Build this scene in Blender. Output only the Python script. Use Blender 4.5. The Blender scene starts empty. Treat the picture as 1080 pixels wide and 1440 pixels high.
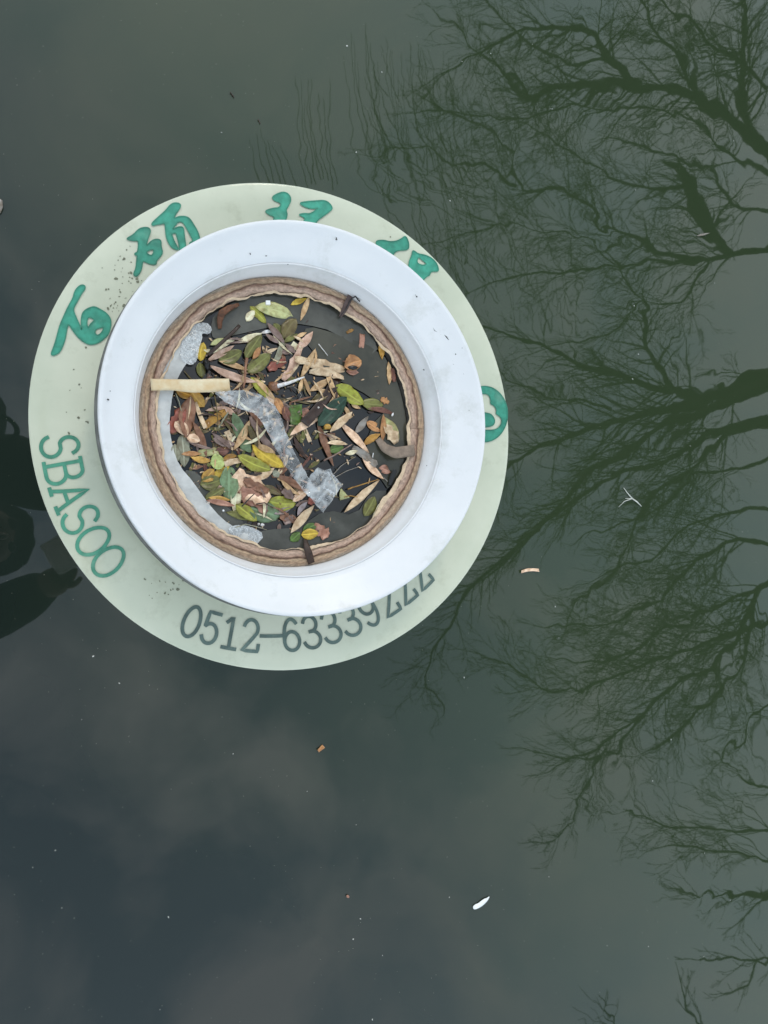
import bpy, bmesh, math, random
from mathutils import Vector, Matrix, noise
from mathutils.geometry import tessellate_polygon
R = math.radians
rnd = random.Random(7)
SC = bpy.context.scene
COL = SC.collection

# ------------------------------------------------------------------ camera
F_PX, NU, NV, CAM_H = 1120.0, 118.0, 765.0, 0.93     # focal length in photo pixels, point straight below the lens
zr = Vector((-(NU-540), -(720-NV), F_PX)).normalized()
xr = (Vector((1, 0, 0)) - zr.x*zr).normalized()
yr = zr.cross(xr)
CM = Matrix((xr, yr, zr))                              # camera axes -> world
CAM = Vector((0, 0, CAM_H))
cd = bpy.data.cameras.new('camera'); cam = bpy.data.objects.new('camera', cd); COL.objects.link(cam)
cam.matrix_world = Matrix.Translation(CAM) @ CM.to_4x4()
cd.sensor_fit = 'VERTICAL'; cd.sensor_height = 36; cd.lens = 36*F_PX/1440
cd.clip_start = 0.004; cd.clip_end = 500
SC.camera = cam

# ------------------------------------------------------------------ sky, sun, exposure
SUN_EL, SUN_AZ = 38.0, 80.0          # azimuth measured from +X, counter-clockwise
w = bpy.data.worlds.new('World'); SC.world = w; w.use_nodes = True
nt = w.node_tree; nt.nodes.clear()
def wn(t, **k):
    n = nt.nodes.new(t)
    for a, b in k.items(): setattr(n, a, b)
    return n
out = wn('ShaderNodeOutputWorld'); bg = wn('ShaderNodeBackground'); bg.inputs[1].default_value = 0.14
sky = wn('ShaderNodeTexSky', sky_type='NISHITA', sun_disc=False)
sky.sun_elevation = R(SUN_EL); sky.sun_rotation = R(90-SUN_AZ); sky.dust_density = 2.0; sky.air_density = 1.0
tc = wn('ShaderNodeTexCoord')
ns = wn('ShaderNodeTexNoise'); ns.inputs['Scale'].default_value = 4.6; ns.inputs['Detail'].default_value = 7; ns.inputs['Roughness'].default_value = .55
ns.inputs['Distortion'].default_value = .5
mp = wn('ShaderNodeMapping'); mp.inputs['Location'].default_value = (9.1, 4.4, 6.2)
rp = wn('ShaderNodeValToRGB'); rp.color_ramp.elements[0].position = .40; rp.color_ramp.elements[1].position = .66
mx = wn('ShaderNodeMix', data_type='RGBA'); 
cf = wn('ShaderNodeMath', operation='MULTIPLY_ADD'); cf.inputs[1].default_value = .68; cf.inputs[2].default_value = .03
nt.links.new(tc.outputs['Generated'], mp.inputs[0]); nt.links.new(mp.outputs[0], ns.inputs[0])
nt.links.new(ns.outputs['Fac'], rp.inputs[0]); nt.links.new(rp.outputs[0], cf.inputs[0])
sz = wn('ShaderNodeSeparateXYZ'); hz = wn('ShaderNodeMath', operation='MULTIPLY_ADD'); hz.inputs[1].default_value = -2.3; hz.inputs[2].default_value = 2.3   # haze thickens towards the horizon
nt.links.new(tc.outputs['Generated'], sz.inputs[0]); nt.links.new(sz.outputs[2], hz.inputs[0]); 
mh = wn('ShaderNodeMix', data_type='RGBA'); mh.inputs[7].default_value = (6.9, 8.8, 10.4, 1)
hc_ = wn('ShaderNodeMath', operation='ADD', use_clamp=True); hc_.inputs[1].default_value = .24
nt.links.new(hz.outputs[0], hc_.inputs[0]); nt.links.new(hc_.outputs[0], mh.inputs[0]); nt.links.new(cf.outputs[0], mx.inputs[0])
nt.links.new(sky.outputs[0], mh.inputs[6]); nt.links.new(mh.outputs[2], mx.inputs[6]); mx.inputs[7].default_value = (10.4, 10.6, 10.8, 1)
nt.links.new(mx.outputs[2], bg.inputs[0]); nt.links.new(bg.outputs[0], out.inputs[0])
sl = bpy.data.lights.new('sun', 'SUN'); sl.energy = 0.7; sl.angle = R(11); sl.color = (1, .85, .68)
so = bpy.data.objects.new('sun', sl); COL.objects.link(so)
sd = Vector((math.cos(R(SUN_AZ))*math.cos(R(SUN_EL)), math.sin(R(SUN_AZ))*math.cos(R(SUN_EL)), math.sin(R(SUN_EL))))
so.rotation_euler = sd.to_track_quat('Z', 'Y').to_euler()
SC.view_settings.view_transform = 'Standard'; SC.view_settings.look = 'None'
SC.view_settings.exposure = 0.08; SC.view_settings.gamma = 1
SC.render.engine = 'CYCLES'
SC.cycles.max_bounces = 8; SC.cycles.transparent_max_bounces = 12
SC.cycles.use_denoising = True
SC.cycles.caustics_reflective = False

# ------------------------------------------------------------------ helpers
def ray(u, v):
    return CM @ Vector((u-540, 720-v, -F_PX))
def pix(u, v, z=0.0):                       # point of the horizontal plane z that the photo shows at pixel (u, v)
    d = ray(u, v); t = (z-CAM_H)/d.z
    return CAM + d*t
def rfl(u, v, z):                           # point at height z whose mirror image in the water stands at pixel (u, v)
    d = ray(u, v); d.z = -d.z; t = (z+CAM_H)/d.z
    return Vector((0, 0, -CAM_H)) + d*t
def link(name, verts, faces, mat=None, parent=None, smooth=True, mats=None, mi=None, uvs=None):
    me = bpy.data.meshes.new(name); me.from_pydata([tuple(v) for v in verts], [], faces)
    for m in (mats or ([mat] if mat else [])): me.materials.append(m)
    if mi: me.polygons.foreach_set('material_index', mi)
    if smooth: me.polygons.foreach_set('use_smooth', [True]*len(me.polygons))
    if uvs:
        ul = me.uv_layers.new(name='UVMap')
        for l in me.loops: ul.data[l.index].uv = uvs[l.vertex_index]
    me.update()
    o = bpy.data.objects.new(name, me); COL.objects.link(o)
    if parent: o.parent = parent
    return o
def tag(o, label=None, cat=None, group=None, kind=None):
    if label: o['label'] = label
    if cat: o['category'] = cat
    if group: o['group'] = group
    if kind: o['kind'] = kind
    return o
def empty(name, loc=(0, 0, 0)):
    e = bpy.data.objects.new(name, None); COL.objects.link(e); e.location = loc; e.empty_display_size = .05
    return e
def srgb(r, g, b):
    f = lambda c: (c/255/12.92 if c/255 <= .04045 else ((c/255+.055)/1.055)**2.4)
    return (f(r), f(g), f(b))
MATS = {}
def mat(name, col, rough=.5, spec=.5, var=0.0, scale=60, col2=None, bump=0.0, bscale=200, alpha=1.0, stain=None):
    if name in MATS: return MATS[name]
    m = bpy.data.materials.new(name); m.use_nodes = True
    t = m.node_tree; b = t.nodes['Principled BSDF']
    b.inputs['Roughness'].default_value = rough; b.inputs['Specular IOR Level'].default_value = spec
    b.inputs['Base Color'].default_value = (*col, 1)
    b.inputs['Alpha'].default_value = alpha
    co = t.nodes.new('ShaderNodeTexCoord')
    if var or col2:
        n = t.nodes.new('ShaderNodeTexNoise'); n.inputs['Scale'].default_value = scale; n.inputs['Detail'].default_value = 5
        n.inputs['Roughness'].default_value = .6
        oi = t.nodes.new('ShaderNodeObjectInfo')
        va = t.nodes.new('ShaderNodeVectorMath'); va.operation = 'ADD'
        t.links.new(co.outputs['Object'], va.inputs[0]); t.links.new(oi.outputs['Random'], va.inputs[1])
        t.links.new(va.outputs[0], n.inputs[0])
        r = t.nodes.new('ShaderNodeValToRGB')
        c2 = col2 or tuple(c*(1-var) for c in col)
        r.color_ramp.elements[0].position = .38; r.color_ramp.elements[1].position = .62
        r.color_ramp.elements[0].color = (*c2, 1); r.color_ramp.elements[1].color = (*col, 1)
        t.links.new(n.outputs['Fac'], r.inputs[0])
        h = t.nodes.new('ShaderNodeHueSaturation')
        ma = t.nodes.new('ShaderNodeMath'); ma.operation = 'MULTIPLY_ADD'; ma.inputs[1].default_value = .3 if var else 0; ma.inputs[2].default_value = .85 if var else 1
        t.links.new(oi.outputs['Random'], ma.inputs[0]); t.links.new(ma.outputs[0], h.inputs['Value'])
        t.links.new(r.outputs[0], h.inputs['Color']); t.links.new(h.outputs[0], b.inputs['Base Color'])
    if stain:
        n5 = t.nodes.new('ShaderNodeTexNoise'); n5.inputs['Scale'].default_value = 16; n5.inputs['Detail'].default_value = 9; n5.inputs['Roughness'].default_value = .72
        r5 = t.nodes.new('ShaderNodeValToRGB'); r5.color_ramp.elements[0].position = .54; r5.color_ramp.elements[1].position = .80
        r5.color_ramp.elements[0].color = (0, 0, 0, 1); r5.color_ramp.elements[1].color = (.85, .85, .85, 1)
        m5 = t.nodes.new('ShaderNodeMix'); m5.data_type = 'RGBA'; m5.inputs[7].default_value = (*stain, 1)
        t.links.new(co.outputs['Object'], n5.inputs[0]); t.links.new(n5.outputs['Fac'], r5.inputs[0]); t.links.new(r5.outputs[0], m5.inputs[0])
        t.links.new(h.outputs[0], m5.inputs[6]); t.links.new(m5.outputs[2], b.inputs['Base Color'])
    if bump:
        n2 = t.nodes.new('ShaderNodeTexNoise'); n2.inputs['Scale'].default_value = bscale; n2.inputs['Detail'].default_value = 4
        t.links.new(co.outputs['Object'], n2.inputs[0])
        bp = t.nodes.new('ShaderNodeBump'); bp.inputs['Strength'].default_value = 1; bp.inputs['Distance'].default_value = bump
        t.links.new(n2.outputs['Fac'], bp.inputs['Height']); t.links.new(bp.outputs[0], b.inputs['Normal'])
    MATS[name] = m
    return m

# ------------------------------------------------------------------ water
def water_mat(name, body, body2=None):                 # murky pond water: opaque green-brown body under a mirror-smooth surface
    m = bpy.data.materials.new(name); m.use_nodes = True; t = m.node_tree; t.nodes.clear()
    o = t.nodes.new('ShaderNodeOutputMaterial'); mix = t.nodes.new('ShaderNodeMixShader')
    fr = t.nodes.new('ShaderNodeFresnel'); fr.inputs[0].default_value = 1.63
    gl = t.nodes.new('ShaderNodeBsdfGlossy'); gl.inputs['Roughness'].default_value = 0.017
    co = t.nodes.new('ShaderNodeTexCoord')
    n1 = t.nodes.new('ShaderNodeTexNoise'); n1.inputs['Scale'].default_value = 7; n1.inputs['Detail'].default_value = 2; n1.inputs['Distortion'].default_value = .6
    n2 = t.nodes.new('ShaderNodeTexNoise'); n2.inputs['Scale'].default_value = 34; n2.inputs['Detail'].default_value = 2
    ad = t.nodes.new('ShaderNodeMath'); ad.operation = 'MULTIPLY_ADD'; ad.inputs[1].default_value = .035
    bp = t.nodes.new('ShaderNodeBump'); bp.inputs['Strength'].default_value = 1; bp.inputs['Distance'].default_value = .0004
    L = t.links.new
    L(co.outputs['Object'], n1.inputs[0]); L(co.outputs['Object'], n2.inputs[0])
    L(n2.outputs['Fac'], ad.inputs[0]); L(n1.outputs['Fac'], ad.inputs[2]); L(ad.outputs[0], bp.inputs['Height'])
    L(bp.outputs[0], gl.inputs['Normal']); L(bp.outputs[0], fr.inputs['Normal'])
    b = t.nodes.new('ShaderNodeBsdfDiffuse')
    n3 = t.nodes.new('ShaderNodeTexNoise'); n3.inputs['Scale'].default_value = 2.2; n3.inputs['Detail'].default_value = 3
    rr = t.nodes.new('ShaderNodeValToRGB'); rr.color_ramp.elements[0].position = .3; rr.color_ramp.elements[1].position = .7
    rr.color_ramp.elements[0].color = (*[c*.85 for c in body], 1); rr.color_ramp.elements[1].color = (*[c*1.15 for c in body], 1)
    L(co.outputs['Object'], n3.inputs[0])
    if body2:                              # shade of person and bank painted into the body: darker there, greener away
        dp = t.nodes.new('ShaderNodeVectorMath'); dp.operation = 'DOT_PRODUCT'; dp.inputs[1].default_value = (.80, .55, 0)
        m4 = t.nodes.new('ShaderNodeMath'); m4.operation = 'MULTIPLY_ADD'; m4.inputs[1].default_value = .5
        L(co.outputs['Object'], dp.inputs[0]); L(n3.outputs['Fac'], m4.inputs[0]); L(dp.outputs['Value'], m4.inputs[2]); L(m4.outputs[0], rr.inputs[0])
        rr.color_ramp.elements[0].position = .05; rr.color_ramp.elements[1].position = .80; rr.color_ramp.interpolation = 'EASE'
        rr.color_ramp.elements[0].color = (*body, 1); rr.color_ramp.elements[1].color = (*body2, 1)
    else: L(n3.outputs['Fac'], rr.inputs[0])
    L(rr.outputs[0], b.inputs[0])
    L(fr.outputs[0], mix.inputs[0]); L(b.outputs[0], mix.inputs[1]); L(gl.outputs[0], mix.inputs[2]); L(mix.outputs[0], o.inputs[0])
    return m
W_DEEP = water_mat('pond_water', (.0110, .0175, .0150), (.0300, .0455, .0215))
W_BOWL = water_mat('bowl_water', (.0085, .0095, .0095))

DISC_Z, DISC_C, DISC_R = .0006, (.2346, .1430), .2936
LIP_Z, LIP_C, LIP_R = .067, (.2345, .1427), .2236
INN_Z, INN_C, INN_R = .034, (.2280, .1427), .1792
RIM_Z, RIM_C, RIM_R = .022, (.2248, .1439), .1707
BOWL_Z = .016
NSEG = 160
def circ(c, r, z, n=NSEG):
    return [Vector((c[0]+r*math.cos(2*math.pi*i/n), c[1]+r*math.sin(2*math.pi*i/n), z)) for i in range(n)]
def loft(rings, closed_ends=False):
    V = [p for r_ in rings for p in r_]; n = len(rings[0]); Fc = []
    for k in range(len(rings)-1):
        for i in range(n):
            j = (i+1) % n
            Fc.append((k*n+i, k*n+j, (k+1)*n+j, (k+1)*n+i))
    return V, Fc
# open pond: a sheet with a round opening, then the clear film over the float, then nothing (the collar and bowl stand there)
X0, X1, Y0, Y1 = -.42, 7.2, -40, 40
sq = []
for p in circ(DISC_C, 1.0, 0):
    d = Vector((p.x-DISC_C[0], p.y-DISC_C[1], 0)); ts = []
    if d.x > 1e-9: ts.append((X1-DISC_C[0])/d.x)
    if d.x < -1e-9: ts.append((X0-DISC_C[0])/d.x)
    if d.y > 1e-9: ts.append((Y1-DISC_C[1])/d.y)
    if d.y < -1e-9: ts.append((Y0-DISC_C[1])/d.y)
    t_ = min(ts); sq.append(Vector((DISC_C[0]+d.x*t_, DISC_C[1]+d.y*t_, 0)))
V, Fc = loft([circ(DISC_C, DISC_R-.008, 0), circ(DISC_C, DISC_R+.10, 0), sq])
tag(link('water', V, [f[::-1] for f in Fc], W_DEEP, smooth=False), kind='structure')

# ground: banks round the pond, reaching the horizon
soil = mat('soil', (.09, .075, .05), .9, .2, .5, 3, bump=.02, bscale=6)
stone = mat('bank_stone', (.22, .21, .19), .8, .3, .4, 8, bump=.006, bscale=30)
def boxmesh(name, x0, x1, y0, y1, z0, z1, m, kind=None, parent=None):
    V = [(x, y, z) for z in (z0, z1) for y in (y0, y1) for x in (x0, x1)]
    Fs = [(0, 2, 3, 1), (4, 5, 7, 6), (0, 1, 5, 4), (2, 6, 7, 3), (0, 4, 6, 2), (1, 3, 7, 5)]
    o = link(name, V, Fs, m, parent, smooth=False)
    if kind: o['kind'] = kind
    return o
gb = 300.0
gv = []; gf = []
def gquad(a, b, c, d):
    n = len(gv); gv.extend([a, b, c, d]); gf.append((n, n+1, n+2, n+3))
bz = .10; fz = .35
gquad((-gb, -gb, bz), (-.46, -gb, bz), (-.46, gb, bz), (-gb, gb, bz))
gquad((-.46, -gb, bz), (-.44, -gb, -.8), (-.44, gb, -.8), (-.46, gb, bz))
gquad((-.44, -gb, -.8), (7.0, -gb, -.8), (7.0, gb, -.8), (-.44, gb, -.8))
gquad((7.0, -gb, -.8), (7.8, -gb, fz), (7.8, gb, fz), (7.0, gb, -.8))
gquad((7.8, -gb, fz), (gb, -gb, fz+1.5), (gb, gb, fz+1.5), (7.8, gb, fz))
tag(link('ground', gv, gf, soil, smooth=False), kind='structure')
boxmesh('bank_edge', -.98, -.42, -6, 6, -.3, .125, stone, 'structure')

# ------------------------------------------------------------------ the floating skimmer
sk = empty('pond_skimmer', (DISC_C[0], DISC_C[1], DISC_Z))
tag(sk, 'round floating pond skimmer with pale green float plate and raised white collar', 'skimmer')
def kid(o, p):
    o.parent = p                                  # meshes are built in world coordinates; only Empties carry a location
    o.matrix_parent_inverse = Matrix.Translation(p.location).inverted()
    return o
m_float = mat('float_plastic', (.63, .645, .505), .12, .45, col2=(.56, .585, .45), stain=(.40, .41, .29), scale=9, bump=.00005, bscale=30)
m_white = mat('white_plastic', (.76, .755, .755), .38, .45, col2=(.725, .725, .73), stain=(.50, .50, .45), scale=12, bump=.0002, bscale=90)
m_lowr = mat('grey_lower_ring', (.20, .20, .18), .5, .4, .4, 40)
c, r, z = DISC_C, DISC_R, DISC_Z
V, Fc = loft([circ(c, .17, z-.02), circ(c, r-.004, z-.02), circ(c, r, z-.016), circ(c, r, z-.0025), circ(c, r-.0008, z-.0007), circ(c, r-.003, z), circ(c, .27, z), circ(c, .17, z)])
plate = kid(link('float_plate', V, Fc, m_float), sk)
# neck under the collar
V, Fc = loft([circ(LIP_C, .190, DISC_Z-.001), circ(LIP_C, .190, .030), circ(LIP_C, .207, .050)])
kid(link('neck', V, Fc, m_white), sk)
def mid(a, b, t): return tuple(a[i]+(b[i]-a[i])*t for i in range(2))
prof = []
for t_, dz in ((0, -.0), ):
    pass
def cr(t_, z):                                   # circle between the lip and the inner edge of the dished collar
    return circ(mid(LIP_C, INN_C, t_), LIP_R+(INN_R-LIP_R)*t_, z)
def cz(t_): return LIP_Z+(INN_Z+.012-LIP_Z)*t_
rings = [circ(LIP_C, LIP_R-.006, LIP_Z-.012), circ(LIP_C, LIP_R-.0012, LIP_Z-.0115), circ(LIP_C, LIP_R, LIP_Z-.010), circ(LIP_C, LIP_R, LIP_Z-.002), circ(LIP_C, LIP_R-.0007, LIP_Z-.0006), circ(LIP_C, LIP_R-.0022, LIP_Z), circ(LIP_C, LIP_R-.005, LIP_Z-.0008),
         cr(.2, cz(.2)), cr(.5, cz(.5)), cr(.8, cz(.8)), cr(.955, cz(.955)), cr(.965, cz(.965)-.0010), cr(.975, cz(.975)+.0006), cr(.99, cz(1.0)+.0012), cr(1.005, cz(1.0)+.0010), cr(1.015, cz(1.0)-.001), cr(1.03, cz(1.0)-.004)]
bc = lambda t_: mid(INN_C, RIM_C, t_)
rings += [circ(bc(.45), INN_R+(RIM_R-INN_R)*.45, INN_Z+.003), circ(bc(.9), INN_R+(RIM_R-INN_R)*.9, INN_Z-.004), circ(RIM_C, RIM_R-.001, RIM_Z-.006), circ(RIM_C, RIM_R-.003, -.06)]
V, Fc = loft(rings)
collar = kid(link('collar', V, Fc, m_white), sk)
# dark grey ring below the collar, shifted so it shows at the left
def torus(c, R0, r0, z, n=NSEG, m=8, sq=1.0):
    return loft([circ(c, R0+r0*math.cos(a), z+r0*sq*math.sin(a), n) for a in [2*math.pi*k/m for k in range(m)]]+[circ(c, R0+r0, z, n)])
V, Fc = torus((LIP_C[0]-.0034, LIP_C[1]-.0010), LIP_R-.0035, .0032, LIP_Z-.0145, sq=1.2)
kid(link('lower_ring', V, Fc, m_lowr), sk)

# lettering and painted marks on the float plate
PZ = DISC_Z+.0007
def edge_dist_poly(loops, z, off=(0, 0), sc=1.0):
    return [[pix(off[0]+x/sc, off[1]+y/sc, z) for x, y in lp] for lp in loops]
def smooth_loop(lp, it=2):
    for _ in range(it):
        q = []
        for i in range(len(lp)):
            a, b = lp[i], lp[(i+1) % len(lp)]
            q += [(a[0]*.75+b[0]*.25, a[1]*.75+b[1]*.25), (a[0]*.25+b[0]*.75, a[1]*.25+b[1]*.75)]
        lp = q
    return lp
def ribbon(pts, wd, z, closed=False):
    V = []; Fs = []; n = len(pts)
    for i, p in enumerate(pts):
        a = pts[(i-1) % n] if closed or i else pts[i]; b = pts[(i+1) % n] if closed or i < n-1 else pts[i]
        d = Vector((b.x-a.x, b.y-a.y, 0))
        d = d.normalized() if d.length > 1e-9 else Vector((1, 0, 0))
        nn = Vector((-d.y, d.x, 0))*wd/2
        V += [Vector((p.x, p.y, z))+nn, Vector((p.x, p.y, z))-nn]
    for i in range(n if closed else n-1):
        j = (i+1) % n; Fs.append((2*i, 2*i+1, 2*j+1, 2*j))
    return V, Fs
m_paint = mat('green_paint', srgb(66, 160, 134), .35, .4, .3, 90, stain=srgb(120, 168, 146))
m_paint2 = mat('green_paint_outline', srgb(60, 138, 114), .5, .4, .25, 90, stain=srgb(96, 148, 126))
m_pgrey = mat('faded_paint', srgb(128, 138, 128), .5, .4)
def glyph(name, label, outer_list, off, sc, cream=()):
    root = None
    for loops in outer_list:
        loops = [smooth_loop(lp) for lp in loops]
        P = edge_dist_poly(loops, PZ, off, sc)
        tris = tessellate_polygon(P); flat = [p for lp in P for p in lp]
        o = kid(link(name, flat, [tuple(t) for t in tris], m_paint, smooth=False), plate)
        V = []; Fs = []
        for lp in P:
            a, b = ribbon(lp, .0014, PZ+.0004, True); k = len(V); V += a; Fs += [tuple(i+k for i in f) for f in b]
        kid(link('paint_outline', V, Fs, m_paint2, smooth=False), o) if False else None
        me = o.data; base = len(flat)
        bm = bmesh.new(); bm.from_mesh(me); vs = [bm.verts.new(v) for v in V]
        me.materials.append(m_paint2)
        for f in Fs:
            try:
                ff = bm.faces.new([vs[i] for i in f]); ff.material_index = 1
            except ValueError: pass
        bm.to_mesh(me); bm.free()
        o['label'] = label
S9 = 1080/110
glyph('painted_character', 'brushed green character at the left of the float plate', [
    [[(105, 1080), (160, 950), (205, 790), (235, 670), (300, 520), (350, 410), (420, 290), (440, 200), (490, 130), (550, 100), (590, 125), (580, 170), (530, 230), (490, 310), (432, 410), (424, 460), (455, 540), (505, 650), (545, 745),
      (530, 620), (545, 500), (590, 450), (660, 415), (720, 405), (780, 435), (860, 480), (920, 540), (945, 610), (935, 710), (900, 800), (830, 860), (770, 905), (680, 930), (600, 915), (500, 840), (420, 740), (360, 640), (335, 700), (315, 830), (290, 920), (240, 1030), (180, 1070)],
     [(625, 535), (730, 590), (660, 640), (630, 705), (605, 640)], [(715, 755), (740, 710), (790, 700), (840, 685), (832, 740), (790, 790), (745, 805)]]], (60, 390), S9)
glyph('painted_character', 'brushed green two-part character at the upper left of the float plate', [
    [[(-20, 545), (80, 490), (130, 430), (190, 395), (280, 390), (312, 430), (300, 480), (270, 560), (248, 655), (330, 570), (400, 550), (458, 570), (455, 650), (482, 740), (440, 800), (390, 850), (390, 908), (300, 895), (240, 870), (202, 850), (190, 960), (150, 1040), (110, 1072), (78, 1050), (85, 1010), (110, 960), (120, 850), (130, 775), (95, 772), (95, 745), (135, 738), (150, 570), (80, 578), (0, 562)],
     [(235, 730), (350, 685), (358, 740), (320, 790)]],
    [[(325, 355), (340, 320), (430, 240), (530, 150), (580, 80), (650, 48), (725, 65), (722, 120), (660, 200), (630, 272), (700, 240), (790, 238), (850, 265), (905, 350), (965, 450), (995, 560), (990, 640), (900, 690), (850, 640), (850, 600), (905, 580), (860, 500), (810, 400), (760, 320), (700, 308), (650, 365), (606, 425), (680, 388), (740, 380), (768, 400), (778, 520), (798, 640), (790, 760), (710, 790), (708, 640), (682, 540), (660, 462), (625, 475), (598, 478), (640, 590), (695, 685), (680, 702), (600, 670), (540, 570), (520, 460), (512, 330), (450, 347), (390, 352), (350, 368)]]], (180, 280), S9)
glyph('painted_character', 'brushed green character at the top of the float plate, half under the collar', [
    [[(283, 185), (340, 150), (400, 133), (450, 158), (470, 210), (440, 270), (418, 310), (434, 350), (410, 420), (405, 520), (300, 520), (298, 400), (312, 372), (255, 350), (215, 315), (290, 290), (360, 285), (376, 240), (310, 220)]],
    [[(537, 240), (620, 225), (700, 220), (790, 213), (840, 248), (862, 290), (842, 312), (780, 360), (700, 415), (690, 520), (560, 520), (580, 420), (602, 395), (590, 375), (532, 350), (600, 337), (650, 345), (735, 283), (680, 296), (610, 285)]]], (340, 250), 6.75)
glyph('painted_character', 'brushed green character at the upper right of the float plate, half under the collar', [
    [[(60, 125), (170, 113), (250, 135), (330, 130), (400, 100), (448, 58), (482, 110), (497, 180), (485, 240), (330, 244), (280, 330), (120, 260)]],
    [[(540, 250), (560, 248), (610, 288), (690, 300), (780, 338), (842, 400), (872, 480), (862, 512), (772, 508), (757, 562), (720, 570), (640, 660), (500, 540), (490, 400), (528, 320)], [(612, 322), (660, 365), (724, 415), (690, 432), (640, 427), (592, 397)]]], (520, 325), 9.0)
el = [(770+208*math.cos(a), 523+250*math.sin(a)) for a in [2*math.pi*k/24 for k in range(24)]]
glyph('painted_emblem', 'round green emblem with a scalloped pale wave at the right of the float plate', [
    [el, [(700, 345), (785, 338), (815, 360), (827, 400), (822, 432), (862, 450), (880, 490), (870, 522), (912, 545), (928, 585), (912, 630), (880, 657), (840, 668), (700, 664), (700, 645), (840, 634), (866, 592), (850, 545), (815, 515), (700, 505)]]], (560, 500), 6.353)

def arcp(cx, cy, rx, ry, a0, a1, n=14):
    return [(cx+rx*math.cos(R(a0+(a1-a0)*i/n)), cy+ry*math.sin(R(a0+(a1-a0)*i/n))) for i in range(n+1)]
# single-line letter shapes in a box 0..1 wide, 0..1 high
G = {
 '0': [arcp(.5, .5, .46, .5, 0, 360, 28)],
 'O': [arcp(.5, .5, .50, .48, 0, 360, 28)],
 '5': [[(.9, 1), (.2, 1), (.14, .55)]+arcp(.48, .32, .42, .32, 140, -155, 20)],
 '1': [[(.2, .82), (.52, 1), (.52, 0)], [(.15, 0), (.88, 0)]],
 '2': [arcp(.48, .72, .42, .28, 165, -30, 16)+[(.06, .0), (.92, .0), (.95, .2)]],
 '-': [[(-.1, .5), (1.15, .5)]],
 '6': [arcp(.52, .5, .44, .5, 45, 180, 14)+arcp(.5, .3, .42, .3, 180, 540, 26)],
 '9': [arcp(.48, .5, .44, .5, -135, 0, 14)+arcp(.5, .7, .42, .3, 0, 360, 26)],
 '3': [arcp(.46, .75, .40, .25, 160, -80, 16)+[(.4, .51)], [(.4, .51)]+arcp(.46, .25, .46, .27, 85, -165, 18)],
 'S': [arcp(.5, .74, .38, .26, 20, 250, 16)+arcp(.5, .25, .42, .27, 75, -165, 18)],
 'B': [[(.02, 0), (.18, 0), (.18, 1), (.02, 1)], [(.18, 1), (.55, 1)]+arcp(.58, .77, .30, .23, 90, -90, 12)+[(.18, .54)], [(.55, .54)]+arcp(.6, .27, .36, .27, 90, -90, 12)+[(.18, 0)]],
 'A': [[(.08, 0), (.5, 1), (.92, 0)], [(.24, .36), (.76, .36)], [(-.04, 0), (.24, 0)], [(.76, 0), (1.04, 0)]],
}
m_let = mat('green_lettering', srgb(80, 150, 124), .4, .4, .25, 90, stain=srgb(140, 180, 156))
m_num = mat('grey_lettering', srgb(96, 116, 108), .4, .4, .25, 90, stain=srgb(140, 158, 146))
cxp, cyp = 377.3, 599.6
def letter(ch, ang, r_in, r_out, wdeg, mtl, sw, label):
    V = []; Fs = []
    # resample every stroke, round its ends
    for st in G[ch]:
        pts = []
        for a, b in zip(st, st[1:]):
            for k in range(4): pts.append((a[0]+(b[0]-a[0])*k/4, a[1]+(b[1]-a[1])*k/4))
        pts.append(st[-1])
        P = []
        for x, y in pts:
            th = R(ang+(x-.5)*wdeg*(1 if ch != '-' else 1)); rr = r_out+(r_in-r_out)*y
            P.append(pix(cxp+rr*math.sin(th), cyp+rr*math.cos(th), PZ))
        for s, e in ((0, 1), (-1, -2)):              # round caps
            d = (P[s]-P[e]).normalized()*sw*.35
            if s == 0: P.insert(0, P[0]+d)
            else: P.append(P[-1]+d)
        a, b = ribbon(P, sw, PZ); k = len(V); V += a; Fs += [tuple(i+k for i in f) for f in b]
    for i, v in enumerate(V): v.z += (i//2 % 2)*.00002
    o = kid(link('letter' if ch.isalpha() else ('dash' if ch == '-' else 'digit'), V, Fs, mtl, smooth=False), plate)
    o['label'] = label
for i, ch in enumerate('0512-63339222'):
    letter(ch, -21.4+5.55*i, 273, 317, 4.7, m_num, .0042, 'grey number stroke printed on the float plate')
for i, ch in enumerate('SBASOO'):
    letter(ch, -84.6+6.95*i, 268, 320, 6.3, m_let, .0040, 'green outlined letter printed on the float plate')
# grime spots on the plate
def blob(cx, cy, r, z, n=9, sq=1.0, rot=0.0, jag=.35):
    P = []
    for k in range(n):
        a = 2*math.pi*k/n; rr = r*(1+rnd.uniform(-jag, jag))
        x, y = rr*math.cos(a), rr*sq*math.sin(a)
        P.append(Vector((cx+x*math.cos(rot)-y*math.sin(rot), cy+x*math.sin(rot)+y*math.cos(rot), z)))
    return P
m_grime = mat('algae_grime', (.30, .31, .22), .8, .2, .4, 200)
V = []; Fs = []
spots = [(rnd.gauss(176, 16), rnd.gauss(385, 26)) for _ in range(30)]+[(rnd.gauss(108, 10), rnd.gauss(570, 40)) for _ in range(12)]+[(rnd.gauss(235, 16), rnd.gauss(822, 12)) for _ in range(16)]+[(rnd.gauss(158, 8), rnd.gauss(425, 14)) for _ in range(14)]+[(rnd.uniform(380, 700), rnd.uniform(270, 700)) for _ in range(18)]
for u, v in spots:
    p = pix(u, v, PZ); dr = math.hypot(p.x-DISC_C[0], p.y-DISC_C[1])
    if dr > DISC_R-.006 or dr < .19: continue
    b = blob(p.x, p.y, rnd.choice((.0007, .0009, .0012, .0018)), PZ-.0003, 8, rnd.uniform(.4, 1), rnd.uniform(0, 3))
    k = len(V); V += b; Fs.append(tuple(range(k, k+8)))
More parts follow.
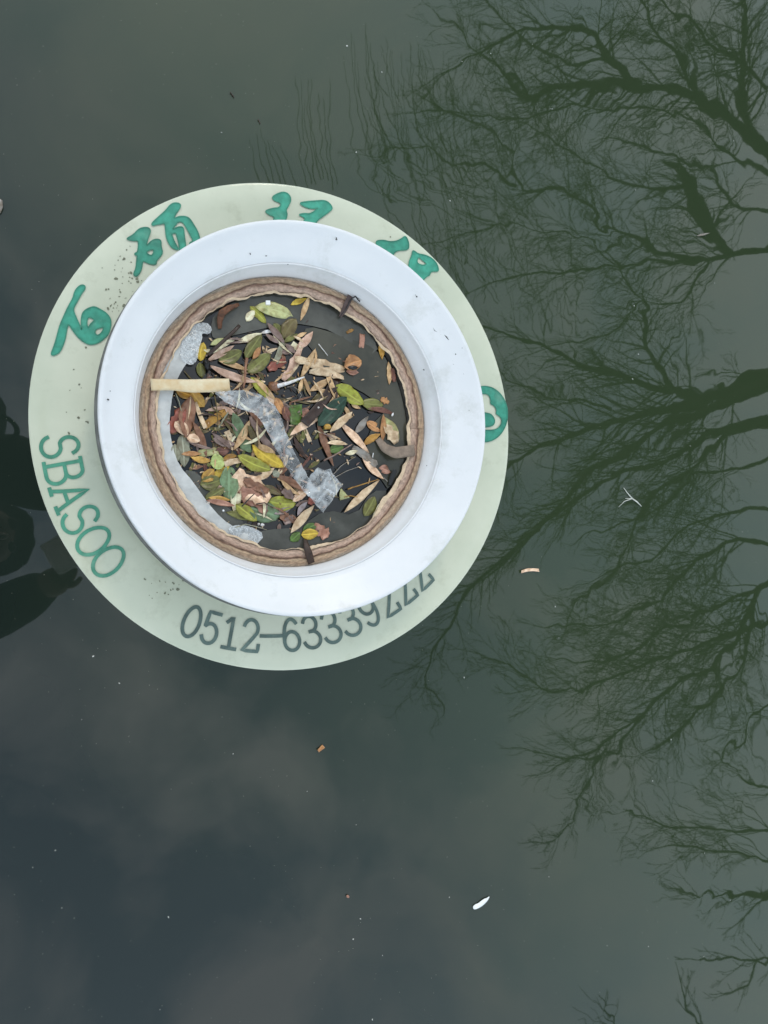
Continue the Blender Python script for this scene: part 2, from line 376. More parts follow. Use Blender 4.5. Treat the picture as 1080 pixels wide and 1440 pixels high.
tag(kid(link('grime_spots', V, Fs, m_grime, smooth=False), plate), 'dark algae specks dried on the pale float plate', kind='stuff')

# ------------------------------------------------------------------ the filter bag: brown folded rim, torn cream edge, grey liner film
bag = empty('filter_bag', (RIM_C[0], RIM_C[1], BOWL_Z))
tag(bag, 'brown crumpled cloth filter bag folded over the bowl inside the white collar', 'filter bag')
def rim_mat():
    m = bpy.data.materials.new('brown_cloth_rim'); m.use_nodes = True; t = m.node_tree; b = t.nodes['Principled BSDF']
    b.inputs['Roughness'].default_value = .36; b.inputs['Specular IOR Level'].default_value = .5
    uv = t.nodes.new('ShaderNodeUVMap'); sp = t.nodes.new('ShaderNodeSeparateXYZ')
    mpv = t.nodes.new('ShaderNodeMapping'); mpv.inputs['Scale'].default_value = (30, 9.0, 1)
    n = t.nodes.new('ShaderNodeTexNoise'); n.inputs['Scale'].default_value = 1; n.inputs['Detail'].default_value = 6; n.inputs['Roughness'].default_value = .65
    n.noise_dimensions = '2D'
    mp2 = t.nodes.new('ShaderNodeMapping'); mp2.inputs['Scale'].default_value = (5, .9, 1)
    n2 = t.nodes.new('ShaderNodeTexNoise'); n2.inputs['Scale'].default_value = 1; n2.inputs['Detail'].default_value = 4; n2.noise_dimensions = '2D'
    ad = t.nodes.new('ShaderNodeMath'); ad.operation = 'MULTIPLY_ADD'; ad.inputs[1].default_value = .42
    ad2 = t.nodes.new('ShaderNodeMath'); ad2.operation = 'ADD'; ad2.inputs[1].default_value = -.21
    r = t.nodes.new('ShaderNodeValToRGB'); e = r.color_ramp.elements
    e[0].position = 0.0; e[0].color = (*srgb(176, 150, 132), 1); e[1].position = 1.0; e[1].color = (*srgb(184, 170, 152), 1)
    for ps, c_ in ((.22, (190, 162, 142)), (.40, (172, 140, 120)), (.50, (98, 66, 46)), (.60, (186, 160, 130)), (.80, (182, 152, 124))):
        x = e.new(ps); x.color = (*srgb(*c_), 1)
    mixc = t.nodes.new('ShaderNodeMix'); mixc.data_type = 'RGBA'; mixc.blend_type = 'MULTIPLY'; mixc.inputs[0].default_value = .75
    r2 = t.nodes.new('ShaderNodeValToRGB'); r2.color_ramp.elements[0].color = (.50, .47, .46, 1); r2.color_ramp.elements[1].color = (1.25, 1.22, 1.2, 1)
    r2.color_ramp.elements[0].position = .32; r2.color_ramp.elements[1].position = .66
    L = t.links.new
    L(uv.outputs[0], sp.inputs[0]); L(uv.outputs[0], mpv.inputs[0]); L(mpv.outputs[0], n.inputs[0]); L(uv.outputs[0], mp2.inputs[0]); L(mp2.outputs[0], n2.inputs[0])
    L(n2.outputs['Fac'], ad.inputs[0]); L(sp.outputs[1], ad.inputs[2]); L(ad.outputs[0], ad2.inputs[0]); L(ad2.outputs[0], r.inputs[0])
    L(n.outputs['Fac'], r2.inputs[0]); L(r.outputs[0], mixc.inputs[6]); L(r2.outputs[0], mixc.inputs[7]); L(mixc.outputs[2], b.inputs['Base Color'])
    bp = t.nodes.new('ShaderNodeBump'); bp.inputs['Distance'].default_value = .0012; L(n.outputs['Fac'], bp.inputs['Height']); L(bp.outputs[0], b.inputs['Normal'])
    return m
NR, NB = 520, 16
def n1(x, y=0, z=0): return noise.noise(Vector((x, y, z)))
def wav(a, fr, seed): return n1(math.cos(a)*fr+seed, math.sin(a)*fr, seed*1.7)
V = []; Fs = []; UV = []
PXM = .00081
def inner_r(a): return RIM_R-.0192+.0028*wav(a, 3.0, 5.1)+.0012*wav(a, 11, 2.2)
for i in range(NR):
    a = 2*math.pi*i/NR; ri = inner_r(a); ro = RIM_R-.0004
    for k in range(NB):
        s = k/(NB-1)
        rr = ri+(ro-ri)*s
        z = RIM_Z-.004+.0095*math.sin(math.pi*(.14+.74*s))**.7
        z += .0030*max(0, wav(a, 14, 6.6+s*.8)-.18)*math.sin(math.pi*s)
        z += .0024*wav(a, 13, 1.0+s*3.2)*math.sin(math.pi*s)+.0009*wav(a, 60, 3.0+s*3)*math.sin(math.pi*s) - .0015*math.exp(-((s-.5-.08*wav(a, 3, 7.7))/.08)**2)
        V.append(Vector((RIM_C[0]+rr*math.cos(a), RIM_C[1]+rr*math.sin(a), z))); UV.append((i/NR*2*math.pi, s))
for i in range(NR):
    j = (i+1) % NR
    for k in range(NB-1): Fs.append((i*NB+k, i*NB+k+1, j*NB+k+1, j*NB+k))
m_rim = rim_mat()
rim = kid(link('rolled_rim', V, Fs, m_rim, uvs=UV), bag)
# torn cream edge: a wavy thin ribbon standing along the inner side of the roll
m_cream = mat('torn_cream_edge', srgb(232, 205, 172), .6, .3, .25, 150)
V = []; Fs = []
for i in range(NR):
    a = 2*math.pi*i/NR
    ri = inner_r(a)-.0005+.0034*wav(a, 8, 8.0)+.0016*wav(a, 20, 9.0)+.0006*wav(a, 48, 9.6)
    wd = max(.0007, .0016+.0056*wav(a, 4, 11.0)+.0016*wav(a, 15, 12.0))
    zz = RIM_Z+.003+.0018*wav(a, 7, 13.0)
    for s, dz in ((-.5, -.0012), (0, .0006), (.5, .0)):
        V.append(Vector((RIM_C[0]+(ri+wd*s)*math.cos(a), RIM_C[1]+(ri+wd*s)*math.sin(a), zz+dz)))
for i in range(NR):
    j = (i+1) % NR
    for k in range(2): Fs.append((i*3+k, i*3+k+1, j*3+k+1, j*3+k))
kid(link('torn_edge', V, Fs, m_cream), bag)
# inside wall of the bag going down into the water
m_in = mat('bag_inside', (.05, .045, .036), .6, .3, .5, 60)
V, Fc = loft([[Vector((RIM_C[0]+(inner_r(2*math.pi*i/120)-d)*math.cos(2*math.pi*i/120), RIM_C[1]+(inner_r(2*math.pi*i/120)-d)*math.sin(2*math.pi*i/120), z)) for i in range(120)] for d, z in ((-.004, RIM_Z-.003), (.002, BOWL_Z+.0006), (.012, BOWL_Z-.05), (.05, BOWL_Z-.16))])
kid(link('bag_wall', V, Fc, m_in), bag)
# water standing in the bowl
V = circ(RIM_C, RIM_R-.010, BOWL_Z, 96)
tag(link('bowl_water', V, [tuple(range(96))], W_BOWL, smooth=False), kind='structure')

def sheet(name, poly, z, m, parent=None, amp=.0012, fr=40, sub=1, seed=0.0, thick=.0, smooth_it=1):
    P = smooth_loop(poly, smooth_it); pts = [pix(u, v, z) for u, v in P]
    tris = tessellate_polygon([pts])
    bm = bmesh.new(); vs = [bm.verts.new(p) for p in pts]
    for t in tris:
        try: bm.faces.new([vs[i] for i in t])
        except ValueError: pass
    for _ in range(sub):
        bmesh.ops.subdivide_edges(bm, edges=bm.edges[:], cuts=1, use_grid_fill=True)
        bmesh.ops.triangulate(bm, faces=bm.faces[:])
    bmesh.ops.beautify_fill(bm, faces=bm.faces[:], edges=[e for e in bm.edges if not e.is_boundary])
    for v in bm.verts:
        v.co.z += amp*(n1(v.co.x*fr+seed, v.co.y*fr, seed)+.5*n1(v.co.x*fr*2.3+seed, v.co.y*fr*2.3, seed+3))
    bmesh.ops.recalc_face_normals(bm, faces=bm.faces[:])
    me = bpy.data.meshes.new(name); bm.to_mesh(me); bm.free(); me.materials.append(m)
    me.polygons.foreach_set('use_smooth', [True]*len(me.polygons))
    o = bpy.data.objects.new(name, me); COL.objects.link(o)
    if thick:
        md = o.modifiers.new('thickness', 'SOLIDIFY'); md.thickness = thick; md.offset = 0
    if parent: kid(o, parent)
    return o
m_film = mat('grey_liner_film', (.092, .090, .074), .22, .5, col2=(.042, .042, .032), scale=20, bump=.0006, bscale=70)
m_film2 = mat('brown_liner_film', (.066, .062, .042), .22, .5, col2=(.026, .027, .018), scale=16, bump=.0006, bscale=60)
fz_ = BOWL_Z+.0022
for lab, poly, mm in (
    ('grey liner film under the top of the rim', [(300, 442), (322, 428), (350, 416), (400, 408), (450, 420), (500, 448), (535, 488), (520, 500), (470, 466), (430, 456), (400, 455), (345, 468), (318, 474), (300, 478), (296, 462)], m_film),
    ('dull brown liner film along the right of the bowl', [(432, 458), (470, 468), (535, 492), (560, 535), (574, 600), (570, 650), (548, 692), (535, 672), (512, 652), (520, 600), (545, 575), (500, 545), (462, 530), (446, 500), (424, 474)], m_film2),
    ('grey liner film along the bottom of the bowl', [(458, 716), (500, 726), (522, 690), (550, 690), (525, 740), (480, 768), (400, 779), (352, 772), (330, 756), (372, 745), (420, 742)], m_film),
    ('grey liner film at the lower left of the bowl', [(256, 660), (280, 664), (292, 690), (318, 712), (340, 730), (345, 742), (318, 742), (286, 716), (262, 690)], m_film)):
    o = sheet('liner_film', poly, fz_, mm, bag, amp=.0010, fr=45, seed=poly[0][0]*.1); o['label'] = lab
m_milk = mat('milky_plastic', (.74, .74, .71), .18, .5, .25, 45, alpha=.82, bump=.0012, bscale=60)
o = sheet('liner_edge', [(262, 470), (276, 462), (286, 470), (280, 490), (266, 506), (256, 520), (246, 540), (240, 570), (238, 600), (243, 630), (252, 655), (272, 678), (290, 704), (312, 730), (336, 745), (362, 756), (357, 775), (328, 771), (297, 753), (266, 724), (241, 693), (223, 657), (217, 621), (216, 579), (221, 543), (231, 512), (244, 487), (255, 472)], BOWL_Z+.0058, m_milk, bag, amp=.0014, fr=60, sub=2, seed=4.2)
o['label'] = 'milky white plastic edge along the left inside of the bag'
def plastic(name, sc=42, lo=.12, hi=.74, dist=.0036):                          # clear film: see-through, sharp glints on the folds, faint milky creases
    m = bpy.data.materials.new(name); m.use_nodes = True; t = m.node_tree; t.nodes.clear(); L = t.links.new
    N = lambda k: t.nodes.new(k)
    o = N('ShaderNodeOutputMaterial'); co = N('ShaderNodeTexCoord')
    n = N('ShaderNodeTexNoise'); n.inputs['Scale'].default_value = sc; n.inputs['Detail'].default_value = 3; n.inputs['Roughness'].default_value = .6; n.inputs['Distortion'].default_value = 2.2
    n2 = N('ShaderNodeTexNoise'); n2.inputs['Scale'].default_value = sc*1.2; n2.inputs['Detail'].default_value = 6; n2.inputs['Distortion'].default_value = 1.0
    r = N('ShaderNodeValToRGB'); r.color_ramp.elements[0].position = .40; r.color_ramp.elements[1].position = .72
    r.color_ramp.elements[0].color = (lo, lo, lo, 1); r.color_ramp.elements[1].color = (hi, hi, hi, 1)
    bp = N('ShaderNodeBump'); bp.inputs['Distance'].default_value = dist
    tr = N('ShaderNodeBsdfTransparent'); tr.inputs[0].default_value = (.88, .90, .92, 1)
    di = N('ShaderNodeBsdfDiffuse'); di.inputs[0].default_value = (.80, .82, .82, 1)
    gl = N('ShaderNodeBsdfGlossy'); gl.inputs['Roughness'].default_value = .12
    m1 = N('ShaderNodeMixShader'); m2 = N('ShaderNodeMixShader'); lw = N('ShaderNodeLayerWeight'); lw.inputs[0].default_value = .26
    L(co.outputs['Object'], n.inputs[0]); L(co.outputs['Object'], n2.inputs[0]); L(n2.outputs['Fac'], r.inputs[0]); L(n.outputs['Fac'], bp.inputs['Height'])
    L(bp.outputs[0], gl.inputs['Normal']); L(bp.outputs[0], lw.inputs['Normal']); L(bp.outputs[0], di.inputs['Normal'])
    L(r.outputs[0], m1.inputs[0]); L(tr.outputs[0], m1.inputs[1]); L(di.outputs[0], m1.inputs[2])
    L(lw.outputs['Fresnel'], m2.inputs[0]); L(m1.outputs[0], m2.inputs[1]); L(gl.outputs[0], m2.inputs[2]); L(m2.outputs[0], o.inputs[0])
    return m
m_bub = plastic('bubbly_film', 330, .40, .95, .0012)
for lab, poly in (('bubbly grey film folded at the upper left of the bowl', [(271, 456), (290, 452), (299, 462), (294, 471), (284, 468), (282, 480), (279, 496), (277, 507), (270, 514), (260, 510), (252, 502), (255, 484), (260, 470)]),
                  ('bubbly grey film corner at the lower left of the bowl', [(318, 744), (330, 738), (350, 739), (374, 752), (357, 769), (338, 762)])):
    o = sheet('bubble_film', poly, BOWL_Z+.0068, m_bub, bag, amp=.0026, fr=55, sub=2, seed=poly[0][0]*.07, smooth_it=1); o['label'] = lab

# ------------------------------------------------------------------ leaf litter
LC = {  # leaf colours (photo values, turned into base colours)
 'pale green': (170, 172, 120), 'yellow': (204, 174, 60), 'yellow-green': (160, 160, 62), 'chartreuse': (148, 152, 56), 'olive': (112, 112, 55), 'olive-brown': (100, 88, 50),
 'sage green': (112, 136, 100), 'dark green': (30, 62, 44), 'green': (88, 118, 50), 'light green': (165, 180, 110), 'cream': (222, 208, 176), 'white': (232, 228, 220), 'tan': (196, 164, 122),
 'beige': (205, 182, 150), 'pink': (200, 168, 148), 'peach': (224, 184, 156), 'mauve': (138, 116, 108), 'lavender': (150, 138, 138), 'brown': (140, 100, 76), 'dark brown': (62, 44, 34), 'red-brown': (112, 72, 58),
 'red': (150, 84, 68), 'orange': (190, 138, 88), 'ochre': (172, 128, 52), 'mustard': (190, 150, 72), 'grey': (140, 134, 126), 'black': (20, 20, 22), 'salmon': (172, 126, 106), 'grey-green': (150, 150, 128)}
def leafmat(c):
    col = [min(.85, x*(1.25 if c in ('tan', 'beige', 'cream', 'peach', 'pink', 'white', 'mustard', 'pale green', 'light green') else 1.08)) for x in srgb(*LC[c])]
    dk = [col[0]*.60, col[1]*.52, col[2]*.45]
    return mat('leaf_'+c.replace(' ', '_').replace('-', '_'), col, .30, .5, .35, 130, col2=tuple(dk), bump=.0004, bscale=260)
def veinmat(c):
    col = [min(.8, x*1.25+.02) for x in srgb(*LC[c])]
    return mat('vein_'+c.replace(' ', '_').replace('-', '_'), col, .45, .4)
stack = []
def rest_height(c, rad, base):
    z = base
    for (p, r_, zz) in stack:
        if (p-c).length < (r_+rad)*.62: z = max(z, zz+.0011)
    return min(z, base+.013)
def leaf_mesh(a, b, wd, shape, z, c, bend=0.0, curl=0.0, fold=.25, tilt=0.0):
    d = b-a; L_ = d.length; d.normalize(); n_ = Vector((-d.y, d.x, 0))
    NS = 10 if L_ > .02 else 7
    ac = [-1, -.55, -.10, .10, .55, 1]
    V = []; Fs = []; mi = []
    sd_ = rnd.uniform(0, 99); tw = rnd.uniform(-.8, .8)
    for i in range(NS+1):
        t = i/NS
        if shape == 'lance': wf = max(.03, math.sin(math.pi*min(1, max(0, t)))**.85)*(1.0-.15*t)
        elif shape == 'oval': wf = max(.04, math.sin(math.pi*t)**.60)*(1.06-.18*t)
        elif shape == 'strip': wf = .9+.12*n1(t*4+sd_)
        elif shape == 'scrap': wf = (.35+.65*math.sin(math.pi*(.1+.8*t)))*(1+.7*n1(t*5+sd_))
        else: wf = max(.08, t**.7*(1-.25*t))          # 'tri'
        for s in ac:
            jag = 1+(.17 if shape != 'scrap' else .5)*n1(t*6+sd_, s*2)
            off = s*wd/2*wf*jag
            p = a+d*(t*L_)+n_*(off+bend*L_*math.sin(math.pi*t))
            th = tw*(t-.5)*2
            zz = z+fold*abs(s)*wd/2*wf+curl*L_*(2*t-1)**2+off*math.sin(th)*.8+tilt*(t-.5)*L_
            zz += (.0007 if shape != 'scrap' else .0022)*n1(t*5+sd_, s*1.6, 2)
            V.append(Vector((p.x, p.y, max(zz, z-.001))))
    k = len(ac)
    for i in range(NS):
        for j in range(k-1):
            Fs.append((i*k+j, i*k+j+1, (i+1)*k+j+1, (i+1)*k+j)); mi.append(1 if j == 2 and shape in ('oval', 'lance') else 0)
    return V, Fs, mi
LM = [  # landmarks in the bowl that labels can name
 ('the cream strip', 268, 542), ('the bend of the clear plastic ribbon', 378, 580), ('the crumpled end of the plastic ribbon', 455, 688), ('the pointed tip of the plastic ribbon', 306, 554),
 ('the white square flake', 377, 425), ('the glossy dark green leaf', 467, 580), ('the hollow orange leaf', 494, 512), ('the dark straight twig', 314, 479), ('the black wrinkled seed', 291, 513),
 ('the dark strap on the rim', 485, 430), ('the dark brown tag on the rim', 434, 778), ('the upper bubbly film', 268, 490), ('the lower bubbly film', 345, 752), ('the veined chartreuse leaf', 492, 556),
 ('the blue-green leaf near the bottom', 371, 720), ('the grey-green upright leaf', 322, 680), ('the big brown leaf', 265, 586), ('the brown-grey strip at the rim', 556, 628), ('the white pointed stick', 409, 537), ('the green blunt leaf', 416, 583)]
def where(u, v, skip=0, lms=None):
    ds = sorted((math.hypot(u-x, v-y), n, x, y) for n, x, y in (lms or LM))
    ds = [q for q in ds if q[0] > 9]
    d, n, x, y = ds[skip]
    dx, dy = u-x, v-y
    if abs(dx) > 2*abs(dy): pr = 'right of' if dx > 0 else 'left of'
    elif abs(dy) > 2*abs(dx): pr = 'below' if dy > 0 else 'above'
    else: pr = ('below' if dy > 0 else 'above')+(' and right of' if dx > 0 else ' and left of')
    return ('just ' if d < 26 else '')+pr+' '+n
SHW = {'lance': 'narrow leaf', 'oval': 'oval leaf', 'strip': 'strip of leaf', 'scrap': 'crumpled leaf scrap', 'tri': 'three-cornered leaf scrap'}
used_labels = {}
def short(l): return l.replace('the crumpled end of the plastic ribbon', 'the ribbon end').replace('the bend of the clear plastic ribbon', 'the ribbon bend').replace('the pointed tip of the plastic ribbon', 'the ribbon tip')
def leaf(x1, y1, x2, y2, wd, c, shape='lance', label=None, name='fallen_leaf', cat='leaf', sub=False, bend=None, **k):
    base = BOWL_Z+(.0028 if not sub else .0012)
    a, b = pix(x1, y1, base), pix(x2, y2, base)
    if not sub: x1, y1, x2, y2 = x1-(x2-x1)*.07, y1-(y2-y1)*.07, x2+(x2-x1)*.07, y2+(y2-y1)*.07
    a, b = pix(x1, y1, base), pix(x2, y2, base)
    ce = (a+b)/2; L_ = (b-a).length
    z = rest_height(ce, (L_+wd*PXM)/4, base) if not sub else base
    if not sub: stack.append((ce, (L_+wd*PXM)/4, z))
    a, b = pix(x1, y1, z), pix(x2, y2, z)
    V, Fs, mi = leaf_mesh(a, b, wd*PXM*1.28, shape, z, c, bend=rnd.uniform(-.06, .06) if bend is None else bend,
                          curl=k.get('curl', rnd.uniform(-.03, .06)), fold=k.get('fold', rnd.uniform(.05, .35)), tilt=k.get('tilt', rnd.uniform(-.05, .05) if not sub else 0))
    o = link(name, V, Fs, mats=[leafmat(c), veinmat(c) if shape == 'oval' else leafmat(c)], mi=mi)
    md = o.modifiers.new('thickness', 'SOLIDIFY'); md.thickness = .00035; md.offset = 1
    if label is None:
        u, v = (x1+x2)/2, (y1+y2)/2; ln = math.hypot(x2-x1, y2-y1)
        sz = 'long ' if ln > 34 else ('small ' if ln < 17 else '')
        label = '%s%s %s %s' % (sz, c, SHW[shape] if name != 'straw' else 'straw', where(u, v))
        for sk_ in (1, 2, 3, 4):
            if short(label) in used_labels: label = '%s%s %s %s' % (sz, c, SHW[shape] if name != 'straw' else 'straw', where(u, v, sk_))
    label = short(label)
    used_labels[label] = used_labels.get(label, 0)+1
    tag(o, label, cat, 'fallen leaves and litter in the skimmer bowl')
    return o
LEAVES = [
 # lower layers first
 (309, 507, 338, 495, 15, 'olive', 'oval'), (400, 474, 415, 450, 17, 'olive-brown', 'oval'), (386, 456, 398, 475, 11, 'olive', 'oval'), (377, 456, 398, 481, 9, 'mauve', 'lance'),
 (512, 625, 533, 611, 9, 'ochre', 'lance'), (513, 724, 526, 700, 15, 'olive', 'oval'), (256, 613, 259, 654, 15, 'grey-green', 'oval'), (246, 626, 248, 649, 10, 'grey-green', 'oval'),
 (239, 606, 256, 576, 14, 'red', 'scrap'), (268, 561, 262, 612, 18, 'brown', 'oval', 'big brown leaf with a dull papery face beside the milky plastic edge'), (247, 594, 263, 611, 13, 'peach', 'oval'),
 (249, 549, 272, 558, 12, 'ochre', 'oval'), (270, 551, 286, 571, 15, 'mustard', 'oval'), (275, 568, 288, 600, 5, 'beige', 'strip'), (289, 598, 317, 578, 9, 'ochre', 'strip'), (291, 577, 318, 573, 5, 'pink', 'lance'), (316, 572, 330, 583, 7, 'pink', 'lance'),
 (272, 596, 289, 640, 9, 'brown', 'lance'), (263, 614, 280, 620, 10, 'peach', 'oval'), (264, 620, 299, 631, 4, 'mauve', 'lance'), (301, 617, 329, 625, 9, 'mauve', 'oval'), (299, 610, 322, 630, 5, 'mauve', 'lance'),
 (256, 638, 282, 638, 6, 'orange', 'lance'), (281, 639, 305, 635, 9, 'pale green', 'strip'), (304, 634, 321, 634, 10, 'red-brown', 'oval'), (270, 643, 296, 648, 8, 'mustard', 'lance'), (313, 647, 332, 641, 8, 'ochre', 'lance'), (317, 653, 339, 647, 7, 'beige', 'strip'),
 (328, 583, 337, 619, 14, 'sage green', 'lance'), (336, 617, 353, 635, 13, 'sage green', 'lance'), (330, 630, 351, 592, 9, 'tan', 'lance'),
 (352, 578, 367, 597, 7, 'brown', 'strip'), (354, 588, 384, 632, 8, 'mauve', 'scrap'), (349, 600, 362, 628, 8, 'olive-brown', 'lance'),
 (357, 628, 396, 655, 17, 'yellow', 'oval', 'yellow leaf with brown stains left of the ribbon bend'), (360, 627, 385, 637, 8, 'tan', 'lance'), (337, 642, 378, 660, 15, 'yellow-green', 'oval'),
 (306, 651, 306, 671, 0, 'light green', 'oval') if False else (297, 652, 315, 648, 18, 'light green', 'oval', 'round light green leaf among yellow strips'),
 (283, 681, 309, 675, 17, 'olive', 'oval'), (286, 676, 300, 661, 13, 'mustard', 'oval'), (300, 672, 321, 657, 10, 'yellow', 'lance'), (297, 690, 312, 682, 6, 'pink', 'lance'), (290, 701, 314, 687, 11, 'olive', 'oval'), (295, 700, 322, 703, 6, 'mustard', 'lance'), (292, 704, 328, 711, 7, 'salmon', 'lance'),
 (333, 668, 374, 702, 26, 'peach', 'scrap', 'large crumpled peach leaf right of the grey-green upright leaf', dict(fold=.05)), (340, 690, 375, 716, 18, 'salmon', 'scrap'), (345, 676, 376, 690, 10, 'brown', 'scrap'),
 (322, 657, 322, 702, 21, 'sage green', 'oval', 'grey-green upright oval leaf with a pale midrib', dict(bend=0, fold=.12)), (334, 683, 331, 719, 12, 'cream', 'oval'), (320, 721, 353, 731, 10, 'olive', 'lance'), (333, 711, 359, 731, 14, 'yellow-green', 'oval'),
 (358, 674, 384, 659, 9, 'beige', 'lance'), (384, 668, 392, 664, 10, 'grey-green', 'oval'), (392, 670, 428, 691, 9, 'brown', 'lance'), (396, 676, 420, 695, 6, 'tan', 'lance'), (413, 704, 433, 689, 10, 'peach', 'oval'), (416, 711, 433, 704, 6, 'mauve', 'lance'), (433, 706, 442, 705, 8, 'red', 'scrap'),
 (370, 685, 395, 695, 9, 'olive-brown', 'oval'), (380, 705, 413, 708, 17, 'chartreuse', 'oval', 'olive chartreuse leaf with a stalk right of the peach leaf'), (387, 722, 409, 714, 7, 'lavender', 'lance'), (398, 690, 412, 700, 9, 'mauve', 'scrap'), (395, 726, 415, 732, 10, 'brown', 'scrap'), (400, 735, 412, 728, 8, 'mauve', 'scrap'),
 (352, 714, 391, 726, 25, 'sage green', 'oval', 'broad blue-green leaf lying flat near the bottom of the bowl', dict(bend=0, fold=.08)), (419, 724, 431, 707, 7, 'lavender', 'lance'), (411, 747, 440, 713, 11, 'beige', 'lance', 'long beige leaf with dark spots left of the ribbon end'),
 (409, 760, 421, 749, 11, 'green', 'oval'), (427, 748, 444, 738, 11, 'green', 'oval'), (442, 740, 461, 752, 14, 'salmon', 'scrap', 'pinkish brown segmented catkin scrap above the dark brown tag'), (425, 752, 446, 750, 13, 'yellow', 'oval', 'small bright yellow leaf above the dark brown tag'),
 # upper part
 (347, 451, 357, 438, 9, 'cream', 'oval'), (362, 432, 409, 445, 17, 'pale green', 'oval', 'pale green broad leaf below the white square flake', dict(bend=.05)), (353, 432, 373, 453, 10, 'yellow-green', 'oval', 'bright yellow-green leaf lapping over the pale green broad leaf'),
 (410, 428, 430, 420, 7, 'yellow', 'lance'), (434, 418, 423, 449, 7, 'tan', 'lance'), (400, 480, 417, 470, 7, 'olive', 'lance'), (374, 470, 392, 482, 6, 'mauve', 'lance'), (368, 468, 384, 466, 4, 'white', 'lance'), (335, 480, 367, 469, 8, 'cream', 'lance'),
 (346, 502, 366, 473, 14, 'olive', 'oval'), (356, 504, 366, 488, 7, 'orange', 'lance'), (387, 509, 398, 482, 7, 'grey-green', 'strip'), (397, 496, 412, 489, 8, 'mauve', 'oval'), (402, 484, 415, 496, 7, 'mauve', 'lance'), (411, 484, 423, 493, 8, 'cream', 'strip'), (418, 490, 438, 468, 10, 'pink', 'lance', 'pinkish pointed leaf right of the olive-brown leaves'), (416, 475, 430, 468, 5, 'tan', 'lance'),
 (399, 532, 420, 493, 9, 'pink', 'scrap'), (378, 519, 400, 508, 10, 'red', 'scrap', 'red-orange crumpled petal cluster near the middle of the litter'), (350, 523, 378, 500, 17, 'olive', 'oval', 'olive round-tipped leaf left of the red petal cluster'),
 (418, 506, 480, 519, 13, 'beige', 'scrap', 'long dry papery beige leaf left of the hollow orange leaf'), (438, 523, 480, 531, 9, 'beige', 'scrap'), (424, 529, 442, 493, 8, 'tan', 'lance'),
 (485, 516, 506, 508, 19, 'orange', 'oval', 'hollow orange leaf curled round a dark hole', dict(fold=.6, curl=.1)), (488, 522, 503, 524, 9, 'salmon', 'lance'), (509, 471, 508, 488, 7, 'salmon', 'strip'), (535, 483, 537, 504, 8, 'mustard', 'lance'), (546, 511, 547, 539, 8, 'tan', 'lance'), (551, 519, 554, 536, 6, 'red-brown', 'scrap'), (488, 468, 496, 463, 4, 'ochre', 'scrap'),
 (300, 496, 332, 476, 6, 'cream', 'lance'), (293, 506, 327, 487, 8, 'pink', 'lance'), (297, 485, 316, 477, 7, 'pale green', 'lance'), (282, 506, 286, 483, 12, 'yellow', 'oval', 'bright yellow leaf tip against the upper bubbly film'), (281, 511, 284, 530, 10, 'olive', 'oval'), (310, 509, 346, 520, 7, 'tan', 'lance'), (298, 516, 358, 537, 10, 'pink', 'lance', 'long pinkish leaf crossing above the cream strip'), (287, 492, 294, 494, 6, 'cream', 'tri'),
 # centre
 (354, 532, 375, 559, 12, 'yellow-green', 'oval', 'bright yellow-green leaf above the bend of the ribbon'), (359, 533, 387, 562, 7, 'tan', 'lance'), (375, 550, 388, 571, 8, 'peach', 'lance'), (426, 530, 437, 556, 5, 'tan', 'lance'), (425, 533, 420, 552, 5, 'tan', 'lance'), (388, 561, 398, 582, 10, 'orange', 'oval'), (400, 572, 407, 592, 10, 'red-brown', 'oval'),
 (415, 571, 416, 596, 16, 'green', 'strip', 'green blunt leaf with a pale cut edge beside the ribbon'), (425, 577, 435, 587, 12, 'salmon', 'scrap'), (410, 611, 449, 589, 10, 'peach', 'lance'), (437, 549, 463, 534, 9, 'tan', 'lance'), (444, 546, 461, 554, 9, 'tan', 'tri'), (462, 531, 467, 545, 7, 'tan', 'strip'), (437, 566, 452, 556, 15, 'olive-brown', 'tri'),
 (471, 535, 430, 592, 13, 'dark brown', 'strip', 'blackish soaked strip running beside the glossy dark green leaf'), (463, 567, 474, 555, 9, 'tan', 'tri'), (484, 572, 494, 586, 11, 'tan', 'tri'), (450, 596, 485, 561, 21, 'dark green', 'oval', 'glossy dark green leaf with a pale midrib', dict(bend=0, fold=.15)), (465, 606, 493, 581, 10, 'beige', 'lance'), (461, 610, 470, 619, 12, 'beige', 'tri'),
 (448, 596, 468, 652, 9, 'brown', 'lance', 'long brown curled leaf below the glossy dark green leaf'), (414, 615, 431, 645, 6, 'dark brown', 'lance'),
 # right
 (474, 544, 509, 567, 19, 'chartreuse', 'oval', 'veined chartreuse leaf on the dull film', dict(bend=0, fold=.15)), (494, 566, 506, 574, 6, 'tan', 'lance'), (510, 567, 537, 570, 15, 'olive', 'oval', 'smooth olive leaf right of the veined chartreuse leaf'), (519, 575, 552, 582, 7, 'red-brown', 'lance'), (536, 561, 546, 566, 7, 'orange', 'scrap'),
 (480, 595, 516, 634, 10, 'peach', 'lance', 'clean pale peach leaf slanting right of the glossy dark green leaf', dict(bend=0)), (500, 608, 517, 587, 9, 'grey', 'lance'), (517, 594, 536, 605, 11, 'orange', 'oval'), (540, 588, 560, 616, 12, 'pale green', 'lance'), (542, 600, 556, 622, 13, 'beige', 'scrap'), (539, 585, 538, 620, 8, 'orange', 'lance'),
 (464, 634, 482, 629, 12, 'green', 'oval'), (461, 623, 487, 625, 6, 'beige', 'lance'), (486, 638, 502, 634, 6, 'cream', 'lance'), (498, 631, 527, 654, 9, 'grey', 'scrap'), (511, 645, 537, 672, 9, 'peach', 'lance'), (534, 658, 548, 664, 11, 'salmon', 'oval'),
